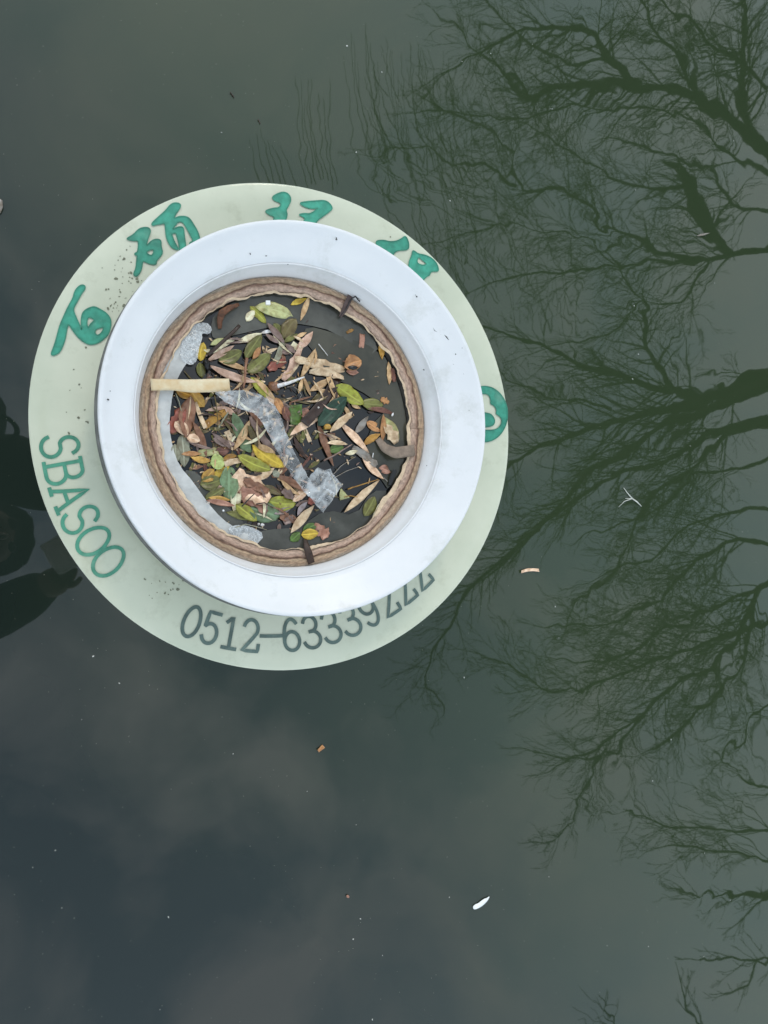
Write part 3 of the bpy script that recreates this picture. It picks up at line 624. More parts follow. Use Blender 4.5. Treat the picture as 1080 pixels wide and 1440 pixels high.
 (486, 718, 530, 678, 10, 'beige', 'lance', 'clean beige leaf right of the ribbon end', dict(bend=0)), (480, 688, 484, 701, 14, 'pale green', 'tri'), (524, 731, 542, 701, 6, 'cream', 'lance', 'cream reed blade lying against the inner side of the rim'),
]
for q in LEAVES:
    kw = q[8] if len(q) > 8 else {}
    leaf(*q[:7], label=q[7] if len(q) > 7 else None, **kw)
# small soaked fragments between the bigger leaves
fr_cols = ['brown', 'mauve', 'tan', 'red-brown', 'olive-brown', 'beige', 'dark brown', 'olive']
nfr = 0
while nfr < 150:
    u, v = rnd.gauss(345, 62), rnd.gauss(630, 70)
    if math.hypot(u-396, v-597) > 150 or (u > 455 and v > 640) or (430 < u < 455 and v > 660): continue
    a = rnd.uniform(0, 2*math.pi); l = rnd.uniform(9, 30)
    leaf(u-l/2*math.cos(a), v-l/2*math.sin(a), u+l/2*math.cos(a), v+l/2*math.sin(a), rnd.uniform(3, 7), rnd.choice(fr_cols), rnd.choice(('lance', 'scrap', 'lance', 'strip')), sub=True)
    nfr += 1

# crumbs of rotten leaf too small to tell apart
V = []; Fs = []; mi = []
cr_m = ['brown', 'dark brown', 'tan', 'mauve', 'olive-brown', 'beige']
ncr = 0
while ncr < 620:
    u, v = rnd.gauss(358, 75), rnd.gauss(612, 78)
    if math.hypot(u-396, v-597) > 158: continue
    p = pix(u, v, BOWL_Z+.0016); l = rnd.uniform(.0008, .0042); wd_ = l*rnd.uniform(.2, .6); a = rnd.uniform(0, 6.28); ca, sa = math.cos(a), math.sin(a); k = len(V)
    for x, y in ((-1, 0), (-.3, .8), (.5, .7), (1, -.1), (.2, -.9), (-.6, -.6)):
        x *= l*rnd.uniform(.7, 1.2); y *= wd_*rnd.uniform(.6, 1.3); V.append(Vector((p.x+x*ca-y*sa, p.y+x*sa+y*ca, BOWL_Z+.0013+rnd.uniform(0, .0014))))
    Fs.append(tuple(range(k, k+6))); mi.append(rnd.randrange(6)); ncr += 1
tag(link('leaf_crumbs', V, Fs, mats=[leafmat(c_) for c_ in cr_m], mi=mi, smooth=False), 'rotten leaf crumbs floating between the leaves in the skimmer bowl', 'crumbs', kind='stuff')
nst = 0
while nst < 70:
    u, v = rnd.gauss(372, 72), rnd.gauss(590, 72)
    if math.hypot(u-396, v-597) > 148 or (u > 470 and (v > 660 or v < 540)): continue
    a = rnd.uniform(0, 2*math.pi); l = rnd.uniform(14, 38)
    leaf(u-l/2*math.cos(a), v-l/2*math.sin(a), u+l/2*math.cos(a), v+l/2*math.sin(a), rnd.uniform(1.6, 3.6), rnd.choice(('tan', 'beige', 'brown', 'mauve', 'pink', 'olive-brown', 'cream', 'dark brown')), 'lance', sub=rnd.random() < .4, bend=rnd.uniform(-.14, .14), name='straw', cat='straw')
    nst += 1
def tubes(paths, sides=6):
    V = []; Fs = []
    for pts, rad in paths:
        k0 = len(V); n = len(pts)
        for i in range(n):
            d = (pts[min(i+1, n-1)]-pts[max(i-1, 0)])
            d = d.normalized() if d.length > 1e-9 else Vector((0, 0, 1))
            ax = Vector((0, 0, 1)) if abs(d.z) < .9 else Vector((1, 0, 0))
            s = d.cross(ax).normalized(); t = d.cross(s)
            for q in range(sides):
                a = 2*math.pi*q/sides; V.append(pts[i]+(s*math.cos(a)+t*math.sin(a))*rad[i])
        for i in range(n-1):
            for q in range(sides):
                q2 = (q+1) % sides
                Fs.append((k0+i*sides+q, k0+i*sides+q2, k0+(i+1)*sides+q2, k0+(i+1)*sides+q))
        Fs.append(tuple(k0+q for q in range(sides))[::-1]); Fs.append(tuple(k0+(n-1)*sides+q for q in range(sides)))
    return V, Fs
LIT = 'fallen leaves and litter in the skimmer bowl'
def stick(name, pl, wd, c, label, cat='twig', z0=.009, taper=.6, sides=6, group=LIT, plane=None, wob=.25):
    base = (BOWL_Z if plane is None else plane)+z0
    n = 6; P = []
    for (x1, y1), (x2, y2) in zip(pl, pl[1:]):
        for k in range(n): P.append((x1+(x2-x1)*k/n, y1+(y2-y1)*k/n))
    P.append(pl[-1])
    pts = [pix(u, v, base+.0006*math.sin(i*1.3)) + Vector((rnd.uniform(-1, 1), rnd.uniform(-1, 1), 0))*wd*PXM*wob*.5 for i, (u, v) in enumerate(P)]
    rad = [wd*PXM/2*(1-(1-taper)*i/len(pts)) for i in range(len(pts))]
    V, Fs = tubes([(pts, rad)], sides)
    o = link(name, V, Fs, leafmat(c)); tag(o, label, cat, group)
    return o
stick('twig', [(293, 499), (337, 458)], 5.5, 'dark brown', 'dark straight twig slanting across the upper left of the litter', z0=.014, wob=.1, taper=.85)
stick('twig', [(347, 504), (345, 520), (343, 546)], 4.5, 'brown', 'upright brown twig beside the olive round-tipped leaf', z0=.016)
stick('twig', [(390, 543), (410, 537), (428, 530)], 6.5, 'white', 'white pointed stick near the centre of the litter', z0=.013, taper=.3, wob=.05)
stick('twig', [(489, 688), (510, 681), (532, 674)], 2.2, 'ochre', 'thin ochre leaf stalk right of the ribbon end', z0=.005)
stick('twig', [(484, 699), (493, 697), (503, 699)], 1.8, 'ochre', 'short ochre stalk of the pale three-cornered scrap', z0=.006)
stick('twig', [(448, 484), (461, 500)], 1.5, 'white', 'fine white splinter on the dull film above the papery leaf', z0=.005)
stick('twig', [(302, 556), (305, 575), (307, 606), (320, 620)], 1.6, 'olive-brown', 'thin drooping sprig below the tip of the ribbon', z0=.013)
stick('twig', [(306, 604), (313, 592), (321, 580)], 3.0, 'grey-green', 'grey-green stem leaning on the thin sprig', z0=.011)
stick('twig', [(333, 606), (328, 598), (318, 592)], 2.6, 'mauve', 'mauve stem left of the sage green leaf', z0=.010)
stick('twig', [(404, 544), (412, 543), (420, 549), (424, 556), (420, 563)], 1.5, 'grey', 'fine curved grey stalk around the dark water patch', z0=.008)
stick('twig', [(340, 712), (348, 704), (358, 694)], 2.0, 'black', 'short black stalk on the peach leaf', z0=.017)
stick('twig', [(360, 709), (372, 707), (384, 714)], 2.0, 'dark brown', 'thin dark stalk above the blue-green leaf', z0=.016)
stick('twig', [(455, 648), (470, 640), (495, 625)], 3.0, 'mauve', 'mauve stem below the dark blue water patch', z0=.007)
stick('twig', [(468, 668), (480, 655), (500, 642)], 1.4, 'grey', 'frayed grey fibre above the ribbon end', z0=.006)
stick('twig', [(470, 672), (488, 662), (506, 656)], 1.2, 'grey', 'second frayed grey fibre above the ribbon end', z0=.006)
stick('twig', [(524, 643), (525, 637)], 2.0, 'white', 'tiny white splinter above the peach leaf end', z0=.006)
stick('twig', [(540, 672), (545, 677)], 2.0, 'grey', 'tiny pale splinter near the rim', z0=.006)
stick('twig', [(331, 742), (345, 737), (362, 741), (375, 745)], 1.4, 'grey-green', 'fine pale fibre over the lower bubbly film', z0=.012)
stick('twig', [(247, 553), (252, 565), (255, 578)], 1.6, 'grey-green', 'fine stalk below the left end of the cream strip', z0=.008)
def lump(name, u, v, rx, ry, rz, z, c, label, cat, rot=0.0, jag=.25, group=LIT, seg=8, m=None):
    p = pix(u, v, z); V = []; Fs = []; sdd = rnd.uniform(0, 50)
    rows = 5
    for i in range(rows+1):
        ph = -math.pi/2+math.pi*i/rows
        for k in range(seg):
            a = 2*math.pi*k/seg; j = 1+jag*n1(math.cos(a)*1.5+sdd, math.sin(a)*1.5, ph*1.5)*1.6
            x, y = rx*math.cos(ph)*math.cos(a)*j, ry*math.cos(ph)*math.sin(a)*j
            V.append(Vector((p.x+x*math.cos(rot)-y*math.sin(rot), p.y+x*math.sin(rot)+y*math.cos(rot), z+rz*math.sin(ph)*j)))
    for i in range(rows):
        for k in range(seg):
            k2 = (k+1) % seg; Fs.append((i*seg+k, i*seg+k2, (i+1)*seg+k2, (i+1)*seg+k))
    o = link(name, V, Fs, m or leafmat(c)); tag(o, label, cat, group)
    return o
lump('seed', 291, 513, .0035, .0070, .003, BOWL_Z+.008, 'black', 'black wrinkled seed below the dark straight twig', 'seed', rot=.2, jag=.4, seg=12)
lump('bark_knot', 386, 543, .0062, .0050, .004, BOWL_Z+.011, 'brown', 'brown bark knot at the thick end of the white stick', 'bark', rot=-.6, jag=.4)
lump('seed', 369, 738, .0024, .0018, .0016, BOWL_Z+.007, 'white', 'glossy white bean-shaped seed below the blue-green leaf', 'seed')
lump('seed', 364, 737, .0016, .0016, .0014, BOWL_Z+.006, 'white', 'tiny white grain beside the bean-shaped seed', 'seed')
lump('seed', 293, 707, .0020, .0014, .0013, BOWL_Z+.009, 'white', 'tiny white grain at the left end of the salmon leaf', 'seed')
lump('seed', 552, 583, .0014, .0026, .0014, BOWL_Z+.006, 'white', 'tiny white grain at the tip of the red-brown leaf', 'seed', rot=-.4)
lump('seed', 314, 718, .0013, .0012, .001, BOWL_Z+.005, 'white', 'white speck on the grey film at the lower left', 'seed')
lump('seed', 448, 573, .0012, .0012, .001, BOWL_Z+.015, 'white', 'white speck on the blackish soaked strip', 'seed')
lump('bud', 461, 600, .0042, .0036, .003, BOWL_Z+.014, 'mustard', 'mustard bud at the lower end of the glossy dark green leaf', 'bud', jag=.5)
lump('leaf_hole_shade', 496, 517, .0070, .0028, .0012, BOWL_Z+.0105, 'black', 'black lump standing for the shaded hole of the hollow orange leaf', 'painted shade', rot=.05)  # solid black lump stands in for the shade inside the leaf's hole
m_wf = mat('white_foam', (.82, .82, .80), .6, .3)
V = [pix(374, 422.5, BOWL_Z+.012), pix(380, 422.5, BOWL_Z+.012), pix(380.5, 428, BOWL_Z+.012), pix(374.3, 428, BOWL_Z+.012)]
V = V+[v-Vector((0, 0, .004)) for v in V]
tag(link('foam_flake', V, [(3, 2, 1, 0), (4, 5, 6, 7), (0, 1, 5, 4), (1, 2, 6, 5), (2, 3, 7, 6), (3, 0, 4, 7)], m_wf, smooth=False), 'white square foam flake above the pale green leaf', 'foam flake', LIT)

# flat strips and pieces hooked on the rim
def strap(name, pl, zs, wds, m, label, cat, thick=.0008, nsub=6, group=LIT, crease=.0, across=4, ends=None):
    P = []; Z = []; Wd = []
    for i in range(len(pl)-1):
        for k in range(nsub):
            t = k/nsub; P.append((pl[i][0]+(pl[i+1][0]-pl[i][0])*t, pl[i][1]+(pl[i+1][1]-pl[i][1])*t)); Z.append(zs[i]+(zs[i+1]-zs[i])*t); Wd.append(wds[i]+(wds[i+1]-wds[i])*t)
    P.append(pl[-1]); Z.append(zs[-1]); Wd.append(wds[-1])
    for _ in range(2):
        P = [P[0]]+[((P[i-1][0]+2*P[i][0]+P[i+1][0])/4, (P[i-1][1]+2*P[i][1]+P[i+1][1])/4) for i in range(1, len(P)-1)]+[P[-1]]
        Z = [Z[0]]+[(Z[i-1]+2*Z[i]+Z[i+1])/4 for i in range(1, len(Z)-1)]+[Z[-1]]
    C_ = [pix(u, v, z) for (u, v), z in zip(P, Z)]; V = []; Fs = []; n = len(C_); sdd = rnd.uniform(0, 90)
    for i in range(n):
        d = C_[min(i+1, n-1)]-C_[max(i-1, 0)]; d.z = 0; d.normalize(); nn = Vector((-d.y, d.x, 0))
        for k in range(across+1):
            s = (k/across-.5)*Wd[i]*PXM
            V.append(C_[i]+nn*s+Vector((0, 0, crease*(n1(i*.45+sdd, k*.9)+.6*n1(i*1.3+sdd, k*2.1, 4)))))
    for i in range(n-1):
        for k in range(across): Fs.append((i*(across+1)+k, i*(across+1)+k+1, (i+1)*(across+1)+k+1, (i+1)*(across+1)+k))
    o = link(name, V, Fs, m)
    if thick: md = o.modifiers.new('thickness', 'SOLIDIFY'); md.thickness = thick; md.offset = 0
    tag(o, label, cat, group)
    return o
m_strip = mat('cream_strip', srgb(226, 212, 180), .45, .4, col2=srgb(212, 184, 140), scale=45, bump=.0003)
strap('bamboo_strip', [(212, 541), (240, 541), (270, 543), (300, 542), (323, 541)], [RIM_Z+.0085, RIM_Z+.0080, BOWL_Z+.018, BOWL_Z+.016, BOWL_Z+.0155], [16, 15, 18, 18.5, 17], m_strip, 'flat cream strip lying from the left of the rim over the litter', 'strip', thick=.0012)
m_bg = mat('brown_grey_cloth', srgb(146, 128, 112), .55, .3, .3, 120, bump=.0005, bscale=300)
strap('cloth_strip', [(531, 617), (541, 630), (556, 637), (570, 635), (583, 633)], [BOWL_Z+.005, BOWL_Z+.008, BOWL_Z+.014, RIM_Z+.006, RIM_Z+.0085], [9, 14, 17, 17, 17], m_bg, 'brown-grey cloth strip curling from the right of the rim into the bowl', 'cloth strip', crease=.001)
m_dk = mat('dark_band', srgb(96, 78, 74), .5, .4, .35, 150)
strap('dark_strap', [(495, 411), (489, 425), (484, 436), (478, 446)], [RIM_Z+.003, RIM_Z+.0085, RIM_Z+.006, BOWL_Z+.006], [9, 9, 8, 4], m_dk, 'dark strap hooked over the upper right of the brown rim', 'strap', crease=.0008)
stick('twig', [(506, 424), (500, 417), (494, 420), (487, 433), (478, 446)], 2.2, 'black', 'black wire-thin stalk along the dark strap on the rim', z0=.0155)
m_tag = mat('dark_brown_tag', srgb(70, 50, 40), .5, .4, .4, 160, bump=.0006, bscale=250)
strap('bark_tag', [(429, 758), (431, 768), (434, 778), (438, 792)], [BOWL_Z+.006, RIM_Z+.006, RIM_Z+.0088, RIM_Z+.005], [4, 9, 11, 10], m_tag, 'dark brown bark tag hooked over the bottom of the rim', 'bark', crease=.0008)
strap('bark_sliver', [(556, 660), (552, 670), (548, 683)], [BOWL_Z+.009, BOWL_Z+.007, BOWL_Z+.005], [6, 8, 6], mat('soaked_bark', (.012, .012, .011), .35, .5), 'black soaked bark sliver leaning on the lower right of the rim', 'bark', crease=.0006)
strap('bark_curl', [(336, 428), (322, 433), (312, 440), (309, 450), (309, 462)], [BOWL_Z+.007, BOWL_Z+.012, BOWL_Z+.013, BOWL_Z+.010, BOWL_Z+.005], [4, 8, 10, 8, 5], mat('red_bark', srgb(122, 78, 52), .5, .4, .5, 160), 'reddish brown bark curl under the upper left of the rim', 'bark', crease=.0018)
# clear plastic ribbon
m_plas = plastic('clear_plastic')
pr = strap('plastic_ribbon', [(303, 552), (320, 558), (340, 562), (362, 568), (377, 580), (388, 603), (404, 640), (424, 672), (440, 694)], [BOWL_Z+.024]*5+[BOWL_Z+.025, BOWL_Z+.024, BOWL_Z+.021, BOWL_Z+.018], [3, 17, 27, 28, 30, 26, 22, 19, 17], m_plas,
      'crumpled clear plastic ribbon bent across the leaf litter', 'plastic film', thick=0, crease=.0036, across=6, nsub=8)
o = sheet('ribbon_end', [(428, 690), (437, 667), (448, 657), (457, 661), (465, 659), (472, 670), (483, 682), (469, 701), (455, 721), (440, 703)], BOWL_Z+.0190, m_plas, None, amp=.006, fr=70, sub=3, seed=2.7, smooth_it=0)
kid(o, pr); o['label'] = 'heart-shaped crumpled end of the plastic ribbon'

# ------------------------------------------------------------------ litter on the collar and the open water
GRP_D = 'dirt specks on the white collar'
LMW = [('the white plastic scrap', 677, 1270), ('the curled peach leaf', 744, 804), ('the orange-tan leaf bit', 451, 1053), ('the three-armed sprig', 888, 700), ('the slim greyish leaf', 988, 329), ('the green emblem', 700, 583), ('the number on the float', 430, 900), ('the green letters on the float', 110, 700), ('the dark floating twig', 327, 134),
       ('the salmon leaf bit', 489, 1260), ('the top right corner', 1080, 0), ('the bottom right corner', 1080, 1440), ('the bottom left corner', 0, 1440), ('the middle of the right edge', 1080, 720), ('the middle of the bottom edge', 540, 1440), ('the middle of the top edge', 540, 0)]
LMD = [('the long-legged gnat', 611, 462), ('the dark strap on the rim', 485, 430), ('the dark brown tag on the rim', 434, 780), ('the green emblem', 700, 583), ('the top green character', 420, 290), ('the green letters', 110, 700), ('the cream strip', 215, 541), ('the two-part green character', 235, 335)]
def uniq(stem, u, v, lms):
    for k in range(6):
        l = stem+' '+where(u, v, k, lms)
        if l not in used_labels: break
    used_labels[l] = 1
    return l
def on_collar(u, v):
    p = pix(u, v, LIP_Z)
    for _ in range(6):
        rr = math.hypot(p.x-LIP_C[0], p.y-LIP_C[1]); t = min(1, max(0, (LIP_R-rr)/(LIP_R-INN_R))); p = pix(u, v, cz(t)+.0006)
    return p
m_dirt = mat('dirt', (.035, .033, .028), .8, .2)
V, Fs = tubes([([on_collar(u, v) for u, v in ((605, 452), (608, 459), (611, 465), (615, 467))], [.0003, .0005, .0009, .0006]), ([on_collar(u, v) for u, v in ((603, 464), (607, 465), (611, 465))], [.0003, .0003, .0006])], 5)
tag(link('dead_gnat', V, Fs, m_dirt), 'dead long-legged gnat on the right of the white collar', 'insect')
V, Fs = tubes([([on_collar(u, v) for u, v in ((625, 471), (628, 474), (631, 478))], [.0005, .0008, .0005])], 5)
tag(link('dead_gnat', V, Fs, m_dirt), 'tiny dark gnat body below the long-legged gnat on the collar', 'insect')
for i, (u, v) in enumerate([(574, 442), (584, 415), (592, 438), (586, 417), (641, 498), (650, 489), (637, 507), (655, 494), (596, 520), (638, 512), (637, 527), (652, 526), (660, 577), (618, 655), (632, 670), (455, 322), (473, 335), (473, 337), (352, 357), (374, 360), (405, 372), (155, 550), (152, 562), (620, 470), (600, 655)]):
    p = on_collar(u, v)
    b = blob(p.x, p.y, rnd.choice((.0006, .0008, .0011)), p.z, 7, rnd.uniform(.35, .9), rnd.uniform(0, 3))
    V = b+[q+Vector((0, 0, .0004)) for q in b]
    tag(link('dirt_speck', V, [tuple(range(7))[::-1], tuple(range(7, 14))]+[(k, (k+1) % 7, 7+(k+1) % 7, 7+k) for k in range(7)], m_dirt, smooth=False), uniq('dark speck on the collar', u, v, LMD), 'dirt speck', GRP_D)

GRP_W = 'bits drifting on the open water'
# white curved scrap
top = [(664.8, 1275), (668, 1272), (673, 1270), (676, 1267), (681, 1263.5), (684, 1263), (688.5, 1260), (687, 1264), (683, 1269), (678, 1274), (671, 1278), (666, 1279)]
o = sheet('plastic_scrap', top, .0014, mat('white_scrap', (.88, .88, .86), .4, .4), None, amp=.0004, fr=50, sub=1, thick=.0008, smooth_it=1)
tag(o, 'white curved plastic scrap floating alone on the lower right water', 'plastic scrap', GRP_W)
def wleaf(x1, y1, x2, y2, wd, c, shape, label, bend=0.0):
    z = .0012; a, b = pix(x1, y1, z), pix(x2, y2, z)
    V, Fs, mi = leaf_mesh(a, b, wd*PXM, shape, z, c, bend=bend, curl=.05, fold=.3)
    o = link('floating_leaf', V, Fs, mats=[leafmat(c), leafmat(c)], mi=mi); md = o.modifiers.new('thickness', 'SOLIDIFY'); md.thickness = .0004
    tag(o, label, 'leaf', GRP_W); return o
wleaf(732, 804, 757, 802, 5.5, 'peach', 'strip', 'curled peach leaf floating right of the float plate', .06)
wleaf(447, 1056, 455, 1049, 6, 'orange', 'strip', 'short orange-tan leaf bit floating below the float plate')
wleaf(487, 1259, 491, 1262, 4, 'salmon', 'oval', 'tiny salmon leaf bit floating on the lower water')
wleaf(979, 332, 997, 328, 4, 'grey', 'lance', 'slim greyish leaf floating in the tree reflections')
wleaf(-17, 284, 1, 300, 28, 'grey', 'oval', 'pale grey leaf cut off by the left edge of the picture')
V, Fs = tubes([([pix(u, v, .0015) for u, v in ((877, 686), (882, 693), (889, 701))], [.0004, .0006, .0010]), ([pix(u, v, .0015) for u, v in ((889, 701), (896, 706), (902, 712))], [.0010, .0009, .0005]), ([pix(u, v, .0015) for u, v in ((870, 713), (878, 705), (889, 701))], [.0003, .0005, .0008]), ([pix(u, v, .0015) for u, v in ((879, 701), (889, 701))], [.0003, .0006])], 5)
tag(link('floating_sprig', V, Fs, mat('white_sprig', (.6, .6, .54), .5, .3)), 'white three-armed sprig floating in the tree reflections', 'sprig', GRP_W)
stick('floating_twig', [(324, 130), (327, 134), (329, 137)], 1.8, 'dark brown', 'tiny dark twig floating above the float plate', z0=.001, plane=0, group=GRP_W)
stick('floating_twig', [(363, 168), (366, 174)], 1.6, 'dark brown', 'tiny dark twig floating near the top edge of the float plate', z0=.001, plane=0, group=GRP_W)
SPECK = [(488, 64), (537, 101), (501, 214), (749, 62), (894, 267), (1075, 175), (777, 153), (681, 121), (690, 75), (650, 86), (633, 282), (1005, 398), (890, 533), (892, 430), (775, 153), (898, 498), (1010, 617), (971, 627), (1044, 748), (786, 897), (781, 853), (944, 1040), (918, 1098), (942, 1093), (991, 1200), (1027, 1266), (168, 961), (115, 1012), (131, 923), (328, 1060), (432, 1113), (78, 1196), (46, 1220), (87, 1277), (237, 1290), (501, 1160), (507, 1292), (497, 1321), (538, 1344), (524, 1434), (225, 1420), (772, 1233), (854, 1330), (912, 1331), (653, 953), (632, 1262), (312, 186), (311, 186), (990, 1345), (1032, 198)]
m_sp = mat('white_speck', (.55, .55, .50), .5, .3)
for i, (u, v) in enumerate(SPECK):
    p = pix(u, v, .0008); s = rnd.choice((.0006, .0008, .0011)); 
    b = blob(p.x, p.y, s, .0004, 7, rnd.uniform(.35, .9), rnd.uniform(0, 3)); V = b+[Vector((p.x, p.y, .0014))]
    tag(link('floating_speck', V, [(k, (k+1) % 7, 7) for k in range(7)], m_sp), uniq('tiny pale speck floating', u, v, LMW), 'speck', 'tiny specks scattered over the open water')

V = []; Fs = []
prn = random.Random(5)
for _ in range(900):
    u, v = prn.uniform(-20, 1100), prn.uniform(-20, 1460)
    if math.hypot(u-377, v-600) < 352: continue
    p = pix(u, v, 0); s_ = prn.choice((.00022, .0003, .0004)); k = len(V)
    V += [Vector((p.x+s_*math.cos(a), p.y+s_*math.sin(a)*.7, .0004)) for a in (0, 1.26, 2.51, 3.77, 5.03)]; Fs.append(tuple(range(k, k+5)))
tag(link('pollen_dust', V, Fs, mat('pollen', (.34, .35, .28), .8, .2), smooth=False), 'fine pale pollen dust drifting over the whole open water', 'dust', kind='stuff')

# ------------------------------------------------------------------ trees on the far bank, seen mirrored in the water
m_bark = mat('tree_bark', (.075, .068, .045), .9, .2, .45, 5, bump=.006, bscale=30)
m_twig = mat('twig_bark', (.06, .06, .035), .9, .2, .3, 8)
trnd = random.Random(21)
def rv(s): return Vector((trnd.gauss(0, s), trnd.gauss(0, s), trnd.gauss(0, s)))
def grow(out, p, d, length, r0, level, lift, seg=None, droop=0.0):
    n = seg or (7 if level == 1 else 5 if level == 2 else 4)
    pts = [p.copy()]; rad = [r0]; q = p.copy(); d = d.normalized()
    for i in range(n):
        d = (d+rv(.10 if level < 3 else .14)+Vector((0, 0, lift-droop*i/n))).normalized()
        q = q+d*(length/n); pts.append(q.copy()); rad.append(max(.0022, r0*(1-.8*(i+1)/n)))
    out.append((pts, rad, level))
    if level < 3:
        step = .10 if level == 1 else .08
        k = int(length/step)
        for j in range(k):
            t = .18+.82*(j+trnd.random())/k; i = min(n-1, int(t*n)); pp = pts[i].lerp(pts[i+1], t*n-i if t*n-i < 1 else 1)
            dd = (pts[i+1]-pts[i]).normalized()
            ax = dd.cross(rv(1)).normalized(); ang = R(trnd.uniform(18, 50))
            nd = (Matrix.Rotation(ang, 3, ax) @ dd)
            ln = length*trnd.uniform(.28, .55)*(1.15-.6*t)
            if ln < .07: continue
            grow(out, pp, nd, ln, max(.0026, rad[i]*.5), level+1, lift*.8, droop=droop)
def limb3d(px, w0, w1, z0, z1):
    # even resampling of the traced limb, height rising along it
    n = len(px); pts = []; rad = []
    for i, (u, v) in enumerate(px):
        t = i/(n-1); z = z0+(z1-z0)*t+trnd.uniform(-.12, .12)
        p = rfl(u, v, z); pts.append(p); rad.append((w0+(w1-w0)*t**.5)*.66/2/F_PX*(p-Vector((0, 0, -CAM_H))).length)
    P = []; Q = []
    for i in range(n-1):
        for k in range(3):
            t = k/3; P.append(pts[i].lerp(pts[i+1], t)+(rv(.018) if k else Vector())); Q.append(rad[i]+(rad[i+1]-rad[i])*t)
    P.append(pts[-1]); Q.append(rad[-1])
    return P, Q
def build_tree(label, base, trunk_px, limbs, dens=1.0, tz=None):
    """trunk runs from the bank up to the point mirrored at the first trunk pixel, limbs are (pixels, width0, width1, z0, z1, twig length)"""
    root = empty('bare_tree', base); tag(root, label, 'tree', 'bare trees on the far bank')
    top = rfl(*trunk_px[:2], trunk_px[2]); b = Vector(base)
    r1 = trunk_px[3]/2/F_PX*(top-Vector((0, 0, -CAM_H))).length
    pts = []; rad = []
    for k in range(9):
        t = k/8; p = b.lerp(top, t)+Vector((0, 0, .35*math.sin(math.pi*t)))+(rv(.05) if 0 < k < 8 else Vector()); pts.append(p); rad.append(r1*(1.9-.9*t)+(.12 if k == 0 else 0))
    V, Fs = tubes([(pts, rad)], 14); kid(link('trunk', V, Fs, m_bark), root)
    tw = []
    for L_ in limbs:
        px, w0, w1, z0, z1, tl = L_[:6]; P, Q = limb3d(px, w0, w1, z0, z1)
        V, Fs = tubes([(P, Q)], 8); kid(link('limb', V, Fs, m_bark), root)
        # side branches
        tot = sum((P[i+1]-P[i]).length for i in range(len(P)-1)); k = max(2, int(tot/.058*dens*(L_[6] if len(L_) > 6 else 1)))
        acc = [0]
        for i in range(len(P)-1): acc.append(acc[-1]+(P[i+1]-P[i]).length)
        for j in range(k):
            s = tot*(.12+.88*(j+trnd.random())/k); i = max(0, min(len(P)-2, next((q for q in range(len(acc)-1) if acc[q+1] >= s), len(P)-2)))
            pp = P[i].lerp(P[i+1], (s-acc[i])/max(1e-6, acc[i+1]-acc[i])); dd = (P[i+1]-P[i]).normalized()
            ax = dd.cross(rv(1)).normalized(); nd = Matrix.Rotation(R(trnd.uniform(22, 62)), 3, ax) @ dd
            grow(tw, pp, nd, tl*trnd.uniform(.45, 1.35)*(1.1-.45*s/tot), min(.013, max(.0042, Q[i]*.35)), 1, .05)
        grow(tw, P[-1], P[-1]-P[-2], tl*.8, max(.004, Q[-1]), 1, .05)
    big = [(p, r_) for p, r_, l in tw if l == 1]; fine = [(p, r_) for p, r_, l in tw if l > 1]
    V, Fs = tubes(big, 5); kid(link('branches', V, Fs, m_bark), root)['kind'] = 'stuff'
    V, Fs = tubes(fine, 3); kid(link('twigs', V, Fs, m_twig), root)['kind'] = 'stuff'
    return root
build_tree('tall bare tree mirrored at the upper right, its thick limb slanting up to the left', (9.2, 5.2, .3), (1095, 225, 5.2, 40), [
 ([(1095, 225), (1080, 215), (1030, 170), (980, 135), (910, 128), (860, 120), (820, 118), (780, 120), (755, 137), (735, 125), (700, 85), (675, 70), (640, 30)], 32, 3, 5.2, 7.6, .8),
 ([(895, 122), (860, 85), (835, 50), (800, 40), (740, 42), (685, 67), (625, 107)], 22, 3, 6.0, 7.4, .7),
 ([(1080, 245), (1020, 210), (980, 170), (920, 155), (840, 145)], 9, 4, 5.2, 6.5, .7),
 ([(840, 127), (820, 145), (780, 155), (725, 167), (665, 165), (615, 155)], 7, 3, 6.4, 7.6, .7),
 ([(1000, 150), (960, 90), (915, 40), (900, -20)], 14, 5, 5.6, 6.4, .8),
 ([(1060, 200), (1040, 120), (1050, 40), (1040, -30)], 18, 8, 5.3, 5.9, .8),
 ([(1085, 120), (1000, 60), (940, 10), (900, -30)], 10, 5, 5.2, 5.9, .8),
 ([(860, 85), (800, 90), (745, 62), (700, 20), (660, -20)], 8, 3, 6.2, 7.4, .7)], 1.0)
build_tree('bare tree mirrored at the right, its crooked limbs spread level above the middle tree', (9.6, 3.6, .3), (1095, 342, 5.2, 30), [
 ([(1095, 342), (1020, 360), (970, 370), (890, 375), (790, 385), (715, 388)], 14, 4, 5.2, 7.2, .8),
 ([(990, 367), (940, 360), (890, 335), (850, 315), (820, 285), (790, 265), (740, 265), (725, 245), (725, 215), (690, 190), (615, 150)], 12, 3, 5.6, 7.6, .7),
 ([(730, 260), (685, 232), (640, 232), (600, 210), (540, 215)], 7, 2.5, 7.0, 7.8, .6),
 ([(870, 370), (820, 330), (780, 330), (705, 315), (640, 330)], 6, 2.5, 6.2, 7.4, .7),
 ([(1030, 358), (1010, 330), (985, 298), (970, 262)], 18, 26, 5.5, 5.9, .6),
 ([(975, 265), (920, 267), (870, 255), (840, 235), (815, 225), (760, 190)], 8, 3, 5.9, 6.9, .7),
 ([(1000, 362), (960, 420), (900, 430), (860, 470), (800, 480)], 7, 3, 5.6, 6.8, .7),
 ([(1080, 300), (1030, 290), (1000, 240), (940, 215), (890, 200)], 8, 4, 5.2, 6.3, .8)], 1.05)
